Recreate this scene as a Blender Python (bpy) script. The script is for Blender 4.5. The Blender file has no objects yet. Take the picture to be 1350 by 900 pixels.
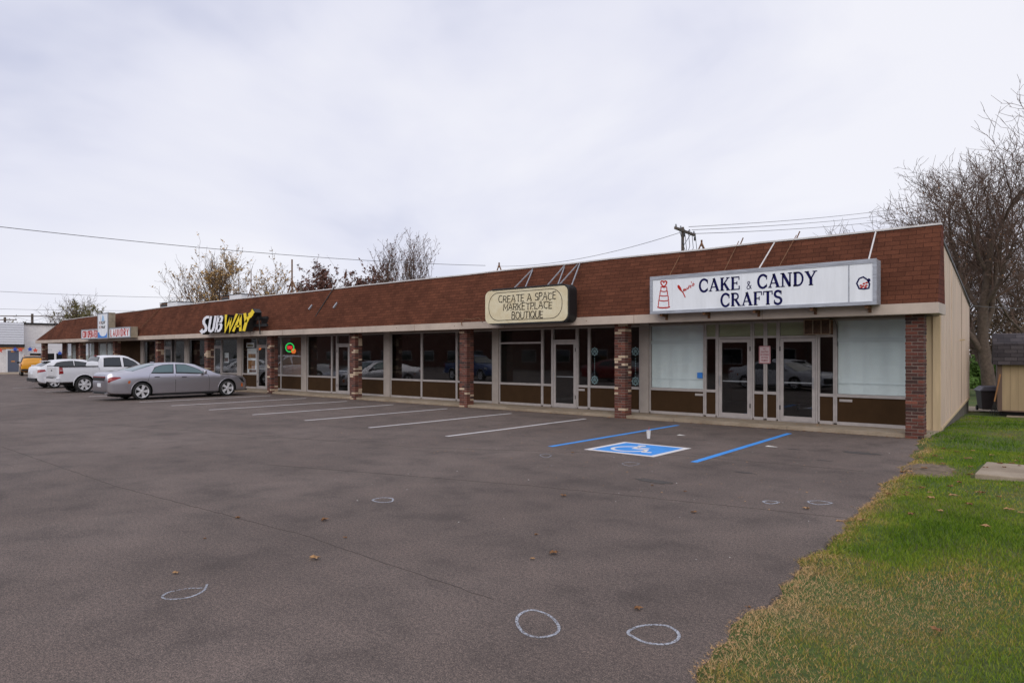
import bpy, bmesh, math, random
import numpy as np
from mathutils import Vector, Matrix
R = math.radians
sc = bpy.context.scene
COL = sc.collection

# ------------------------------------------------------------------ camera
CX, CY, EYE = 2.996, -17.14, 1.85
YAW = math.atan2(.648, .7615)
cam = bpy.data.cameras.new("camera"); camo = bpy.data.objects.new("camera", cam); COL.objects.link(camo)
camo.location = (CX, CY, EYE); camo.rotation_euler = (R(90), 0, YAW)
cam.sensor_width = 36; cam.lens = 36 * 900 / 1350; cam.shift_y = 17 / 1350
cam.clip_start = .1; cam.clip_end = 3000
sc.camera = camo
# ------------------------------------------------------------------ sky and sun
SUN_EL, SUN_AZ = 38, 152
w = bpy.data.worlds.new("World"); sc.world = w; w.use_nodes = True
nt = w.node_tree; nt.nodes.clear(); N = nt.nodes; L = nt.links
out = N.new('ShaderNodeOutputWorld'); bg = N.new('ShaderNodeBackground'); bg.inputs[1].default_value = 1.0
sky = N.new('ShaderNodeTexSky'); sky.sky_type = 'NISHITA'; sky.sun_disc = False
sky.sun_elevation = R(SUN_EL); sky.sun_rotation = R(SUN_AZ)
sk = N.new('ShaderNodeVectorMath'); sk.operation = 'SCALE'; sk.inputs['Scale'].default_value = .08
L.new(sky.outputs[0], sk.inputs[0])
tc = N.new('ShaderNodeTexCoord')
mp = N.new('ShaderNodeMapping'); mp.inputs['Scale'].default_value = (1, 1, 2.0); L.new(tc.outputs['Generated'], mp.inputs[0])
n1 = N.new('ShaderNodeTexNoise'); n1.inputs['Scale'].default_value = 1.7; n1.inputs['Detail'].default_value = 5; n1.inputs['Roughness'].default_value = .5
n1.inputs['Distortion'].default_value = .3
L.new(mp.outputs[0], n1.inputs['Vector'])
cr = N.new('ShaderNodeValToRGB'); L.new(n1.outputs[0], cr.inputs[0])
cr.color_ramp.elements[0].position = .36; cr.color_ramp.elements[0].color = (.60, .63, .80, 1)
cr.color_ramp.elements[1].position = .64; cr.color_ramp.elements[1].color = (.94, .94, 1.01, 1)
e = cr.color_ramp.elements.new(.5); e.color = (.82, .83, .95, 1)
mx = N.new('ShaderNodeMix'); mx.data_type = 'RGBA'; mx.inputs[0].default_value = .93
L.new(sk.outputs[0], mx.inputs[6]); L.new(cr.outputs[0], mx.inputs[7])
L.new(mx.outputs[2], bg.inputs[0]); L.new(bg.outputs[0], out.inputs[0])
sl = bpy.data.lights.new("sun", 'SUN'); slo = bpy.data.objects.new("sun", sl); COL.objects.link(slo)
sl.energy = 1.5; sl.angle = R(70); sl.color = (1, .94, .85)
d = Vector((math.sin(R(SUN_AZ)) * math.cos(R(SUN_EL)), math.cos(R(SUN_AZ)) * math.cos(R(SUN_EL)), math.sin(R(SUN_EL))))
slo.rotation_euler = d.to_track_quat('Z', 'Y').to_euler()
sc.view_settings.view_transform = 'Standard'; sc.view_settings.look = 'None'
sc.view_settings.exposure = 0.0; sc.view_settings.gamma = 1
sc.cycles.max_bounces = 6; sc.cycles.transparent_max_bounces = 12
sc.cycles.use_denoising = True

# ------------------------------------------------------------------ measured points
rx, ry = math.cos(YAW), math.sin(YAW)           # camera right in the world
fx, fy = -math.sin(YAW), math.cos(YAW)
def ray(px, py):
    a = (px - 675) / 900; b = (467 - py) / 900
    return fx + a * rx, fy + a * ry, b
def at(px, py, depth):
    r_ = ray(px, py); return Vector((CX + r_[0] * depth, CY + r_[1] * depth, EYE + r_[2] * depth))
def ground(px, py, z=0):
    r_ = ray(px, py); return at(px, py, (z - EYE) / r_[2])
def on_y(px, py, y):
    r_ = ray(px, py); return at(px, py, (y - CY) / r_[1])

# ------------------------------------------------------------------ materials
MATS = {}
def lin(c):
    return tuple(((v / 255 / 12.92) if v / 255 <= .04045 else ((v / 255 + .055) / 1.055) ** 2.4) for v in c)
def mat(name, col, rough=.7, metal=0, spec=.5, var=0.0, vs=3.0, bump=0, bs=40, emit=None, es=1.0, col2=None, stretch=None, ior=None, coat=0, det=4):
    if name in MATS: return MATS[name]
    m = bpy.data.materials.new(name); m.use_nodes = True; MATS[name] = m
    t = m.node_tree; b = t.nodes['Principled BSDF']
    b.inputs['Roughness'].default_value = rough; b.inputs['Metallic'].default_value = metal
    b.inputs['Specular IOR Level'].default_value = spec
    b.inputs['Base Color'].default_value = (*col[:3], 1)
    if coat: b.inputs['Coat Weight'].default_value = coat; b.inputs['Coat Roughness'].default_value = .16
    if emit: b.inputs['Emission Color'].default_value = (*emit, 1); b.inputs['Emission Strength'].default_value = es
    tcn = t.nodes.new('ShaderNodeTexCoord'); src = tcn.outputs['Object']
    if stretch:
        mpn = t.nodes.new('ShaderNodeMapping'); mpn.inputs['Scale'].default_value = stretch; t.links.new(src, mpn.inputs[0]); src = mpn.outputs[0]
    if var or col2:
        nz = t.nodes.new('ShaderNodeTexNoise'); nz.inputs['Scale'].default_value = vs; nz.inputs['Detail'].default_value = det
        nz.inputs['Roughness'].default_value = .65
        t.links.new(src, nz.inputs['Vector'])
        r_ = t.nodes.new('ShaderNodeValToRGB'); t.links.new(nz.outputs[0], r_.inputs[0])
        r_.color_ramp.elements[0].position = .3; r_.color_ramp.elements[1].position = .7
        a_ = col2 if col2 else tuple(c * (1 - var) for c in col[:3]); c_ = col[:3] if col2 else tuple(min(1, c * (1 + var)) for c in col[:3])
        r_.color_ramp.elements[0].color = (*a_, 1); r_.color_ramp.elements[1].color = (*c_, 1)
        t.links.new(r_.outputs[0], b.inputs['Base Color'])
    if bump:
        nb = t.nodes.new('ShaderNodeTexNoise'); nb.inputs['Scale'].default_value = bs; nb.inputs['Detail'].default_value = 4
        t.links.new(src, nb.inputs['Vector'])
        bp = t.nodes.new('ShaderNodeBump'); bp.inputs['Strength'].default_value = bump; bp.inputs['Distance'].default_value = .01
        t.links.new(nb.outputs[0], bp.inputs['Height']); t.links.new(bp.outputs[0], b.inputs['Normal'])
    return m
def ramp(t, src, stops):
    r_ = t.nodes.new('ShaderNodeValToRGB'); t.links.new(src, r_.inputs[0]); el = r_.color_ramp.elements
    el[0].position = stops[0][0]; el[0].color = (*stops[0][1], 1); el[1].position = stops[-1][0]; el[1].color = (*stops[-1][1], 1)
    for p, c in stops[1:-1]: e_ = el.new(p); e_.color = (*c, 1)
    return r_.outputs[0]
def noise(t, src, scale, detail=4, rough=.6):
    n_ = t.nodes.new('ShaderNodeTexNoise'); n_.inputs['Scale'].default_value = scale; n_.inputs['Detail'].default_value = detail
    n_.inputs['Roughness'].default_value = rough; t.links.new(src, n_.inputs['Vector']); return n_.outputs[0]
def mixc(t, fac, a, b, mode='MIX'):
    n_ = t.nodes.new('ShaderNodeMix'); n_.data_type = 'RGBA'; n_.blend_type = mode
    for s_, v in ((0, fac), (6, a), (7, b)):
        if isinstance(v, (int, float)): n_.inputs[s_].default_value = v
        elif isinstance(v, tuple): n_.inputs[s_].default_value = (*v, 1)
        else: t.links.new(v, n_.inputs[s_])
    return n_.outputs[2]
def raw(name):
    m = bpy.data.materials.new(name); m.use_nodes = True; MATS[name] = m
    return m, m.node_tree, m.node_tree.nodes['Principled BSDF']
def bumpn(t, b, h, s, dist=.01):
    bp = t.nodes.new('ShaderNodeBump'); bp.inputs['Strength'].default_value = s; bp.inputs['Distance'].default_value = dist
    t.links.new(h, bp.inputs['Height']); t.links.new(bp.outputs[0], b.inputs['Normal'])
def maprange(t, src, a, b, c=0, d_=1):
    n_ = t.nodes.new('ShaderNodeMapRange'); t.links.new(src, n_.inputs[0])
    for i, v in enumerate((a, b, c, d_)): n_.inputs[i + 1].default_value = v
    return n_.outputs[0]
def mathn(t, op, a, b=0.0):
    n_ = t.nodes.new('ShaderNodeMath'); n_.operation = op
    for i, v in enumerate((a, b)):
        if isinstance(v, (int, float)): n_.inputs[i].default_value = v
        else: t.links.new(v, n_.inputs[i])
    return n_.outputs[0]

# asphalt
m, t, b = raw('asphalt'); tcn = t.nodes.new('ShaderNodeTexCoord'); O = tcn.outputs['Object']
big = noise(t, O, .22, 5, .6); mid = noise(t, O, 1.3, 5, .65); fine = noise(t, O, 34, 4, .8); gr = noise(t, O, 110, 3, .8)
c1 = ramp(t, big, [(.3, (.086, .067, .060)), (.5, (.110, .087, .078)), (.7, (.142, .114, .103))])
c2 = mixc(t, .55, c1, ramp(t, mid, [(.34, (.52, .52, .53)), (.48, (1, 1, 1)), (.66, (1.32, 1.29, 1.27))]), 'MULTIPLY')
c3 = mixc(t, .8, c2, ramp(t, fine, [(.34, (.5, .5, .5)), (.5, (1, 1, 1)), (.66, (1.6, 1.55, 1.5))]), 'MULTIPLY')
c4 = mixc(t, .85, c3, ramp(t, gr, [(.38, (.25, .25, .26)), (.5, (1, 1, 1)), (.62, (2.1, 2.0, 1.9))]), 'MULTIPLY')
# dark oil stains in a few spots
vor = noise(t, O, .9, 6, .75); st = ramp(t, vor, [(.66, (1, 1, 1)), (.73, (.62, .61, .6))])
c5 = mixc(t, 1.0, c4, st, 'MULTIPLY')
t.links.new(c5, b.inputs['Base Color']); b.inputs['Roughness'].default_value = .82; b.inputs['Specular IOR Level'].default_value = .35
bumpn(t, b, mathn(t, 'ADD', mathn(t, 'MULTIPLY', gr, .6), fine), .7, .008)
# worn paint
def paint(name, col, wear=.5, lo=.42):
    m, t, b = raw(name); tcn = t.nodes.new('ShaderNodeTexCoord'); O = tcn.outputs['Object']
    f1 = noise(t, O, 60, 5, .8); f2 = noise(t, O, 3, 3)
    t.links.new(mixc(t, f2, tuple(c * .82 for c in col), col), b.inputs['Base Color'])
    b.inputs['Roughness'].default_value = .75
    a = maprange(t, mathn(t, 'ADD', f1, mathn(t, 'MULTIPLY', f2, wear)), lo, lo + .14, 0, 1)
    t.links.new(a, b.inputs['Alpha'])
paint('white_paint', (.66, .64, .65), .35, .46); paint('white_paint_fresh', (.74, .72, .72), .3, .36)
paint('blue_paint', (.05, .30, .80), .3, .44); paint('chalk_paint', (.45, .47, .53), .35, .60)
# lawn soil
m, t, b = raw('lawn'); tcn = t.nodes.new('ShaderNodeTexCoord'); O = tcn.outputs['Object']
a = noise(t, O, .8, 4); f = noise(t, O, 25, 5, .8)
c = ramp(t, a, [(.3, (.14, .12, .04)), (.5, (.08, .12, .02)), (.7, (.06, .11, .015))])
c = mixc(t, .8, c, ramp(t, f, [(.3, (.3, .3, .3)), (.7, (1.5, 1.5, 1.4))]), 'MULTIPLY')
t.links.new(c, b.inputs['Base Color']); b.inputs['Roughness'].default_value = .95; bumpn(t, b, f, 1, .03)
# grass blades: colour per blade from attribute
m, t, b = raw('grass_blade'); at_ = t.nodes.new('ShaderNodeAttribute'); at_.attribute_name = 'rnd'
c = ramp(t, at_.outputs['Fac'], [(0, (.045, .10, .010)), (.3, (.115, .195, .018)), (.58, (.20, .26, .03)), (.76, (.29, .25, .06)), (.9, (.42, .26, .10)), (1, (.52, .35, .18))])
t.links.new(c, b.inputs['Base Color']); b.inputs['Roughness'].default_value = .9; b.inputs['Specular IOR Level'].default_value = .05
# brick
def brickramp(name):
    m, t, b = raw(name); at_ = t.nodes.new('ShaderNodeAttribute'); at_.attribute_name = 'rnd'
    c = ramp(t, at_.outputs['Fac'], [(0, (.035, .018, .017)), (.25, (.08, .028, .022)), (.5, (.13, .040, .028)), (.85, (.20, .062, .038)), (.9, (.22, .075, .05)), (.915, (.48, .36, .25)), (1, (.6, .47, .34))])
    tcn = t.nodes.new('ShaderNodeTexCoord'); f = noise(t, tcn.outputs['Object'], 35, 5, .75)
    c = mixc(t, .8, c, ramp(t, f, [(.32, (.45, .42, .42)), (.5, (1, 1, 1)), (.7, (1.35, 1.3, 1.25))]), 'MULTIPLY')
    t.links.new(c, b.inputs['Base Color']); b.inputs['Roughness'].default_value = .85; bumpn(t, b, f, .8, .006)
brickramp('old_brick')
mat('mortar', (.17, .13, .11), .9, var=.35, vs=20, bump=.6)
def bricktex(name, ca, cb, mort, bw, bh, ms, ax='x', off=.5, bumps=.5, var=.4, rough=.9, spec=.3, vsc=1.5, mscale=1.0):
    m, t, b = raw(name); tcn = t.nodes.new('ShaderNodeTexCoord'); O = tcn.outputs['Object']
    sp = t.nodes.new('ShaderNodeSeparateXYZ'); t.links.new(O, sp.inputs[0]); cb_ = t.nodes.new('ShaderNodeCombineXYZ')
    t.links.new(sp.outputs['X' if ax == 'x' else 'Y'], cb_.inputs[0]); t.links.new(sp.outputs['Z'], cb_.inputs[1])
    bt = t.nodes.new('ShaderNodeTexBrick'); t.links.new(cb_.outputs[0], bt.inputs['Vector'])
    bt.inputs['Scale'].default_value = 1; bt.inputs['Brick Width'].default_value = bw; bt.inputs['Row Height'].default_value = bh
    bt.inputs['Mortar Size'].default_value = ms; bt.inputs['Color1'].default_value = (*ca, 1); bt.inputs['Color2'].default_value = (*cb, 1)
    bt.inputs['Mortar'].default_value = (*mort, 1); bt.offset = off; bt.inputs['Mortar Smooth'].default_value = .3
    nz = noise(t, O, vsc, 6, .7); nf = noise(t, O, 45, 3, .7)
    c = mixc(t, var, bt.outputs['Color'], ramp(t, nz, [(.3, (.55, .55, .57)), (.5, (1, 1, 1)), (.7, (1.35, 1.3, 1.25))]), 'MULTIPLY')
    c = mixc(t, .6, c, ramp(t, nf, [(.3, (.6, .6, .6)), (.7, (1.35, 1.35, 1.35))]), 'MULTIPLY')
    t.links.new(c, b.inputs['Base Color']); b.inputs['Roughness'].default_value = rough; b.inputs['Specular IOR Level'].default_value = spec
    inv = mathn(t, 'SUBTRACT', 1.0, bt.outputs['Fac'])
    bumpn(t, b, mathn(t, 'ADD', inv, mathn(t, 'MULTIPLY', nf, .4)), bumps, .01)
bricktex('shingles', (.092, .036, .023), (.130, .050, .031), (.045, .019, .014), .31, .105, .006, var=.6, spec=.04, vsc=.8)
bricktex('shingles_side', (.098, .029, .019), (.150, .043, .027), (.055, .018, .013), .31, .105, .006, ax='y', var=.65, spec=.15, vsc=.8)
bricktex('dark_shingles', (.035, .03, .034), (.07, .06, .065), (.018, .016, .018), .33, .12, .008, ax='x', var=.5, spec=.2)
bricktex('wall_brick', (.05, .022, .018), (.19, .06, .04), (.13, .10, .08), .21, .076, .010, var=.6)
bricktex('white_block', (.74, .72, .72), (.80, .78, .78), (.66, .64, .64), .4, .2, .008, ax='y', var=.25)
bricktex('opposite_brick', (.10, .035, .025), (.17, .06, .04), (.14, .11, .09), .21, .076, .010, var=.4)
# sidewalk concrete
m, t, b = raw('concrete'); tcn = t.nodes.new('ShaderNodeTexCoord'); O = tcn.outputs['Object']
a = noise(t, O, 1.1, 6, .7); f = noise(t, O, 60, 4, .8)
c = ramp(t, a, [(.3, (.20, .15, .105)), (.5, (.30, .24, .175)), (.7, (.38, .31, .24))])
c = mixc(t, .7, c, ramp(t, f, [(.3, (.7, .7, .7)), (.7, (1.25, 1.25, 1.25))]), 'MULTIPLY')
t.links.new(c, b.inputs['Base Color']); b.inputs['Roughness'].default_value = .9; bumpn(t, b, f, .4, .005)
# window glass
m, t, b = raw('window_glass'); t.nodes.remove(b); o_ = t.nodes['Material Output']
tr = t.nodes.new('ShaderNodeBsdfTransparent'); tr.inputs[0].default_value = (.97, .98, .97, 1)
gl = t.nodes.new('ShaderNodeBsdfGlossy'); gl.inputs['Roughness'].default_value = .015; gl.inputs[0].default_value = (.9, .9, .92, 1)
fr = t.nodes.new('ShaderNodeFresnel'); ge = t.nodes.new('ShaderNodeNewGeometry'); t.links.new(maprange(t, ge.outputs['Backfacing'], 0, 1, 1.55, 1 / 1.55), fr.inputs[0])
tcn = t.nodes.new('ShaderNodeTexCoord'); bp = t.nodes.new('ShaderNodeBump'); bp.inputs['Strength'].default_value = .035; bp.inputs['Distance'].default_value = .02
t.links.new(noise(t, tcn.outputs['Object'], .9, 2), bp.inputs['Height']); t.links.new(bp.outputs[0], gl.inputs['Normal'])
ms_ = t.nodes.new('ShaderNodeMixShader'); t.links.new(fr.outputs[0], ms_.inputs[0]); t.links.new(tr.outputs[0], ms_.inputs[1]); t.links.new(gl.outputs[0], ms_.inputs[2])
t.links.new(ms_.outputs[0], o_.inputs[0])
mat('car_glass', (.012, .018, .02), .03, spec=.9)
mat('car_glass_tint', (.09, .15, .16), .05, spec=.9)
mat('fascia_beige', (.47, .39, .33), .6, var=.16, vs=1.2, bump=.15, bs=25)
mat('beige_metal', (.56, .43, .27), .55, var=.13, vs=2, stretch=(3, 3, .4))
mat('beige_siding', (.58, .455, .36), .6, var=.14, vs=1.2, stretch=(2, 2, .3), bump=.1)
mat('foundation', (.12, .105, .09), .95, var=.4, vs=5, bump=.5)
mat('trim_metal', (.40, .365, .355), .45, spec=.5, var=.12, vs=5)
mat('post_beige', (.37, .325, .295), .6, var=.1, vs=3)
mat('kick_brown', (.048, .026, .012), .9, spec=.15, var=.12, vs=3, bump=.1)
mat('white_coping', (.62, .60, .60), .5, var=.15)
mat('soffit', (.20, .16, .13), .8, var=.2)
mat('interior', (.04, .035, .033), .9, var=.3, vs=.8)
mat('interior_warm', (.33, .15, .07), .9, var=.3, vs=.8)
mat('paper', (.72, .80, .85), .8, var=.05, vs=1.0)
mat('paper_shade', (.63, .70, .75), .8); mat('pale_green', (.36, .39, .26), .8, var=.1, vs=1.5, stretch=(1, 1, 4))
mat('rust', (.16, .075, .035), .8, var=.5, vs=14)
mat('dark_metal', (.035, .033, .033), .5, metal=.3)
mat('black_plastic', (.012, .012, .013), .5)
mat('grey_metal', (.33, .34, .37), .45, metal=.4, var=.2, vs=6)
mat('sign_frame', (.36, .38, .43), .45, metal=.2, var=.25, vs=5, stretch=(.6, 1, 5))
mat('sign_white', (.77, .80, .85), .5, var=.07, vs=1.6, stretch=(3, 1, .5))
mat('sign_cream', (.72, .66, .48), .5, var=.10, vs=4, col2=(.62, .53, .34))
mat('sign_tan_side', (.30, .25, .18), .6, var=.3)
mat('navy', (.006, .006, .07), .8, spec=.15); mat('sign_red', (.45, .025, .015), .8, spec=.15); mat('ink', (.03, .024, .022), .8, spec=.15)
mat('sub_white', (.80, .81, .88), .4); mat('sub_yellow', (.86, .64, .015), .4)
mat('sky_blue', (.30, .50, .75), .5); mat('strong_blue', (.03, .20, .62), .5)
mat('white_gloss', (.72, .72, .74), .4)
mat('tree_bark', (.10, .072, .056), .95, var=.35, vs=8)
mat('twig_bark', (.105, .066, .050), .95, var=.25, vs=2)
mat('far_twig', (.15, .115, .105), .95)
for nm, c in dict(leaf_yellow=(.40, .25, .09), leaf_rust=(.13, .055, .04), leaf_green=(.10, .19, .03), thicket=(.13, .085, .05), leaf_olive=(.17, .15, .06), leaf_brown=(.30, .14, .05)).items():
    mat(nm, c, .7, var=.4, vs=2)
mat('wood_pole', (.11, .085, .07), .9, var=.4, vs=6, stretch=(4, 4, .5))
mat('wire', (.06, .055, .055), .6)
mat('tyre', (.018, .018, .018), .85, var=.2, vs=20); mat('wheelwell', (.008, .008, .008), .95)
mat('alloy', (.78, .78, .80), .3, metal=.35); mat('chrome', (.7, .7, .72), .12, metal=1)
mat('tail_red', (.28, .012, .012), .2, spec=.8); mat('lamp_clear', (.55, .56, .58), .15, spec=.8); mat('amber', (.6, .14, .03), .3)
mat('silver_paint', (.56, .55, .595), .32, metal=.92, coat=.3); mat('white_car', (.72, .73, .77), .3, coat=.5)
mat('yellow_car', (.75, .33, .012), .3, coat=.5); mat('blue_car', (.03, .08, .26), .3, coat=.5); mat('red_car', (.25, .02, .02), .3, coat=.5)

# ------------------------------------------------------------------ mesh builder
class MB:
    def __init__(s): s.v = []; s.f = []; s.m = []; s.r = []; s.cm = 0; s.cr = 0.0
    def add(s, vs, fs):
        n = len(s.v); s.v.extend([tuple(p) for p in vs])
        for f in fs: s.f.append(tuple(i + n for i in f)); s.m.append(s.cm); s.r.append(s.cr)
        return s
    def box(s, x0, x1, y0, y1, z0, z1):
        return s.add([(x0, y0, z0), (x1, y0, z0), (x1, y1, z0), (x0, y1, z0), (x0, y0, z1), (x1, y0, z1), (x1, y1, z1), (x0, y1, z1)],
              [(0, 3, 2, 1), (4, 5, 6, 7), (0, 1, 5, 4), (1, 2, 6, 5), (2, 3, 7, 6), (3, 0, 4, 7)])
    def hexa(s, p): # 8 points like box
        return s.add(p, [(0, 3, 2, 1), (4, 5, 6, 7), (0, 1, 5, 4), (1, 2, 6, 5), (2, 3, 7, 6), (3, 0, 4, 7)])
    def quad(s, a, b_, c, d_): return s.add([a, b_, c, d_], [(0, 1, 2, 3)])
    def tube(s, pts, rad, n=8, cap=True):
        pts = [Vector(p) for p in pts]; rs = rad if isinstance(rad, (list, tuple)) else [rad] * len(pts)
        vs = []; k = len(pts); up = None
        for i, p in enumerate(pts):
            tn = (pts[min(i + 1, k - 1)] - pts[max(i - 1, 0)]); tn = tn.normalized() if tn.length > 1e-9 else Vector((0, 0, 1))
            if up is None: up = tn.orthogonal().normalized()
            else:
                up = up - tn * up.dot(tn); up = up.normalized() if up.length > 1e-6 else tn.orthogonal().normalized()
            bi = tn.cross(up)
            for j in range(n):
                a = 2 * math.pi * j / n; vs.append(p + (up * math.cos(a) + bi * math.sin(a)) * rs[i])
        fs = [(i * n + j, i * n + (j + 1) % n, (i + 1) * n + (j + 1) % n, (i + 1) * n + j) for i in range(k - 1) for j in range(n)]
        if cap: fs += [tuple(range(n))[::-1], tuple((k - 1) * n + j for j in range(n))]
        return s.add(vs, fs)
    def prism(s, poly, fa, fb):     # poly in 2-D, fa/fb map (u,v)->3-D
        n = len(poly); vs = [fa(*p) for p in poly] + [fb(*p) for p in poly]
        return s.add(vs, [tuple(range(n)), tuple(range(2 * n - 1, n - 1, -1))] + [(i, n + i, n + (i + 1) % n, (i + 1) % n) for i in range(n)])
    def ribbon(s, pts, wd, fa, fb, closed=False):
        P = [Vector((p[0], p[1])) for p in pts]; n = len(P); l = []; r_ = []
        for i in range(n):
            if closed: a, c = P[i - 1], P[(i + 1) % n]
            else: a, c = P[max(i - 1, 0)], P[min(i + 1, n - 1)]
            d1 = (P[i] - a); d2 = (c - P[i])
            if d1.length < 1e-9: d1 = d2
            if d2.length < 1e-9: d2 = d1
            d1 = d1.normalized(); d2 = d2.normalized(); tn = d1 + d2
            tn = tn.normalized() if tn.length > .2 else d2
            nn = Vector((-tn.y, tn.x)); q = max(.5, nn.dot(Vector((-d1.y, d1.x)))); wi = (wd[i] if isinstance(wd, (list, tuple)) else wd) * .5 / q
            l.append(P[i] + nn * wi); r_.append(P[i] - nn * wi)
        rng_ = range(n if closed else n - 1)
        for i in rng_:
            j = (i + 1) % n; q4 = [r_[i], r_[j], l[j], l[i]]
            vs = [fa(*p) for p in q4] + [fb(*p) for p in q4]
            s.add(vs, [(0, 1, 2, 3), (7, 6, 5, 4), (0, 4, 5, 1), (2, 6, 7, 3), (1, 5, 6, 2), (3, 7, 4, 0)])
        return s
    def lathe(s, prof, mtx=None, n=24, closed=False):   # prof (r, z)
        k = len(prof); vs = []
        for j in range(n):
            a = 2 * math.pi * j / n
            for r_, z in prof:
                p = Vector((r_ * math.cos(a), r_ * math.sin(a), z)); vs.append(mtx @ p if mtx else p)
        kk = k if closed else k - 1
        return s.add(vs, [(j * k + i, ((j + 1) % n) * k + i, ((j + 1) % n) * k + (i + 1) % k, j * k + (i + 1) % k) for j in range(n) for i in range(kk)])
    def build(s, name, mats, parent=None, smooth=False, attr=False, loc=None):
        me = bpy.data.meshes.new(name); me.from_pydata(s.v, [], s.f)
        if not isinstance(mats, (list, tuple)): mats = [mats]
        for q in mats: me.materials.append(MATS[q])
        if len(mats) > 1: me.polygons.foreach_set('material_index', s.m)
        if smooth: me.polygons.foreach_set('use_smooth', [True] * len(s.f))
        if attr:
            at__ = me.attributes.new('rnd', 'FLOAT', 'FACE'); at__.data.foreach_set('value', s.r)
        me.update()
        o = bpy.data.objects.new(name, me); COL.objects.link(o)
        if parent: o.parent = parent
        if loc: o.location = loc
        return o
def autosmooth(o, ang=35):
    me = o.data; bm_ = bmesh.new(); bm_.from_mesh(me)
    bmesh.ops.remove_doubles(bm_, verts=bm_.verts, dist=1e-5)
    bmesh.ops.recalc_face_normals(bm_, faces=bm_.faces)
    for e_ in bm_.edges: e_.smooth = not (len(e_.link_faces) == 2 and e_.calc_face_angle(0) > R(ang)) 
    for f_ in bm_.faces: f_.smooth = True
    bm_.to_mesh(me); bm_.free()
def fixn(o):
    bm_ = bmesh.new(); bm_.from_mesh(o.data); bmesh.ops.recalc_face_normals(bm_, faces=bm_.faces); bm_.to_mesh(o.data); bm_.free(); return o
def bevel(o, wd=.01, seg=2):
    md = o.modifiers.new('bevel', 'BEVEL'); md.width = wd; md.segments = seg; md.limit_method = 'ANGLE'; md.angle_limit = R(40); return o
def tag(o, label=None, cat=None, group=None, kind=None):
    if label: o['label'] = label
    if cat: o['category'] = cat
    if group: o['group'] = group
    if kind: o['kind'] = kind
    return o
def empty(name, loc=(0, 0, 0), rz=0, **k):
    o = bpy.data.objects.new(name, None); COL.objects.link(o); o.location = loc; o.rotation_euler = (0, 0, rz); o.empty_display_size = .3
    if k: tag(o, **k)
    return o
def copy_tree(o, parent=None):
    c = o.copy(); COL.objects.link(c); c.parent = parent
    for ch in list(o.children): copy_tree(ch, c)
    return c
def boxo(name, m_, parent, *b_, bev=0):
    o = MB().box(*b_).build(name, m_, parent)
    if bev: bevel(o, bev)
    return o
def struct(o): o['kind'] = 'structure'; return o
def arc(cx, cy, r1, r2, a0, a1, n=12): return [(cx + r1 * math.cos(R(a0 + (a1 - a0) * i / n)), cy + r2 * math.sin(R(a0 + (a1 - a0) * i / n))) for i in range(n + 1)]
def text_obj(name, s_, m_, parent, x0, x1, z0, z1, y, thick=.006, bold=0.0, shear=0.0, rotz=0.0, font_space=1.0):
    cu = bpy.data.curves.new(name, 'FONT'); cu.body = s_; cu.extrude = 0; cu.offset = bold; cu.shear = shear; cu.space_character = font_space; cu.resolution_u = 3
    to = bpy.data.objects.new(name + '_tmp', cu); COL.objects.link(to); dg = bpy.context.evaluated_depsgraph_get()
    me = bpy.data.meshes.new_from_object(to.evaluated_get(dg)); bpy.data.objects.remove(to); bpy.data.curves.remove(cu)
    vs = [v.co.copy() for v in me.vertices]; xs = [v.x for v in vs]; ys = [v.y for v in vs]
    ax, bx, ay, by = min(xs), max(xs), min(ys), max(ys)
    for v in me.vertices: v.co = (x0 + (v.co.x - ax) / (bx - ax) * (x1 - x0), 0, z0 + (v.co.y - ay) / (by - ay) * (z1 - z0))
    bm_ = bmesh.new(); bm_.from_mesh(me); r_ = bmesh.ops.extrude_face_region(bm_, geom=list(bm_.faces))
    for g in r_['geom']:
        if isinstance(g, bmesh.types.BMVert): g.co.y -= thick
    for v in bm_.verts: v.co.y += y
    bmesh.ops.recalc_face_normals(bm_, faces=bm_.faces); bm_.to_mesh(me); bm_.free()
    me.materials.clear(); me.materials.append(MATS[m_]); o = bpy.data.objects.new(name, me); COL.objects.link(o)
    if parent: o.parent = parent
    return o

# ================================================================== SETTING
def edge_x(y):      # right edge of the asphalt
    P = [(-60, 1.9), (-22, 1.5), (-16, 1.32), (-14, 1.26), (-13, 1.22), (-11.9, 1.10), (-10.8, 1.03), (-9.7, .97), (-7.4, .84), (-4.8, .70), (-3.2, .5), (-1.5, .28), (-.2, .16), (.05, .14)]
    return float(np.interp(y, [p[0] for p in P], [p[1] for p in P])) + .035 * math.sin(y * 3.1) + .03 * math.sin(y * 7.3 + 1) + .02 * math.sin(y * 17)
LOTZ = 0.0
g = MB(); g.quad((-1500, -1500, -.6), (1500, -1500, -.6), (1500, 1500, -.6), (-1500, 1500, -.6))
mat('far_ground', (.09, .10, .05), .95, var=.3, vs=.05)
struct(g.build('ground', 'far_ground'))
ys = [-60 + i * 1.0 for i in range(38)] + [-22 + i * .12 for i in range(int(22.1 / .12) + 1)]
mb = MB(); vs = []; rows = [-110, -80, -60, -45, -30, -20, -12, -6, -3, -1]
for y in ys:
    for x in rows: vs.append((x, y, 0))
    vs.append((edge_x(y), y, 0)); vs.append((edge_x(y) + .06, y, -.06))
k = len(rows) + 2
mb.add(vs, [(i * k + j, i * k + j + 1, (i + 1) * k + j + 1, (i + 1) * k + j) for i in range(len(ys) - 1) for j in range(k - 1)])
struct(mb.build('parking_lot', 'asphalt'))
# lot beyond the left end of the building
mb = MB(); mb.quad((-110, .1, -.002), (-60.6, .1, -.002), (-60.6, 30, -.002), (-110, 30, -.002)); struct(mb.build('parking_lot', 'asphalt'))
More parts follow.
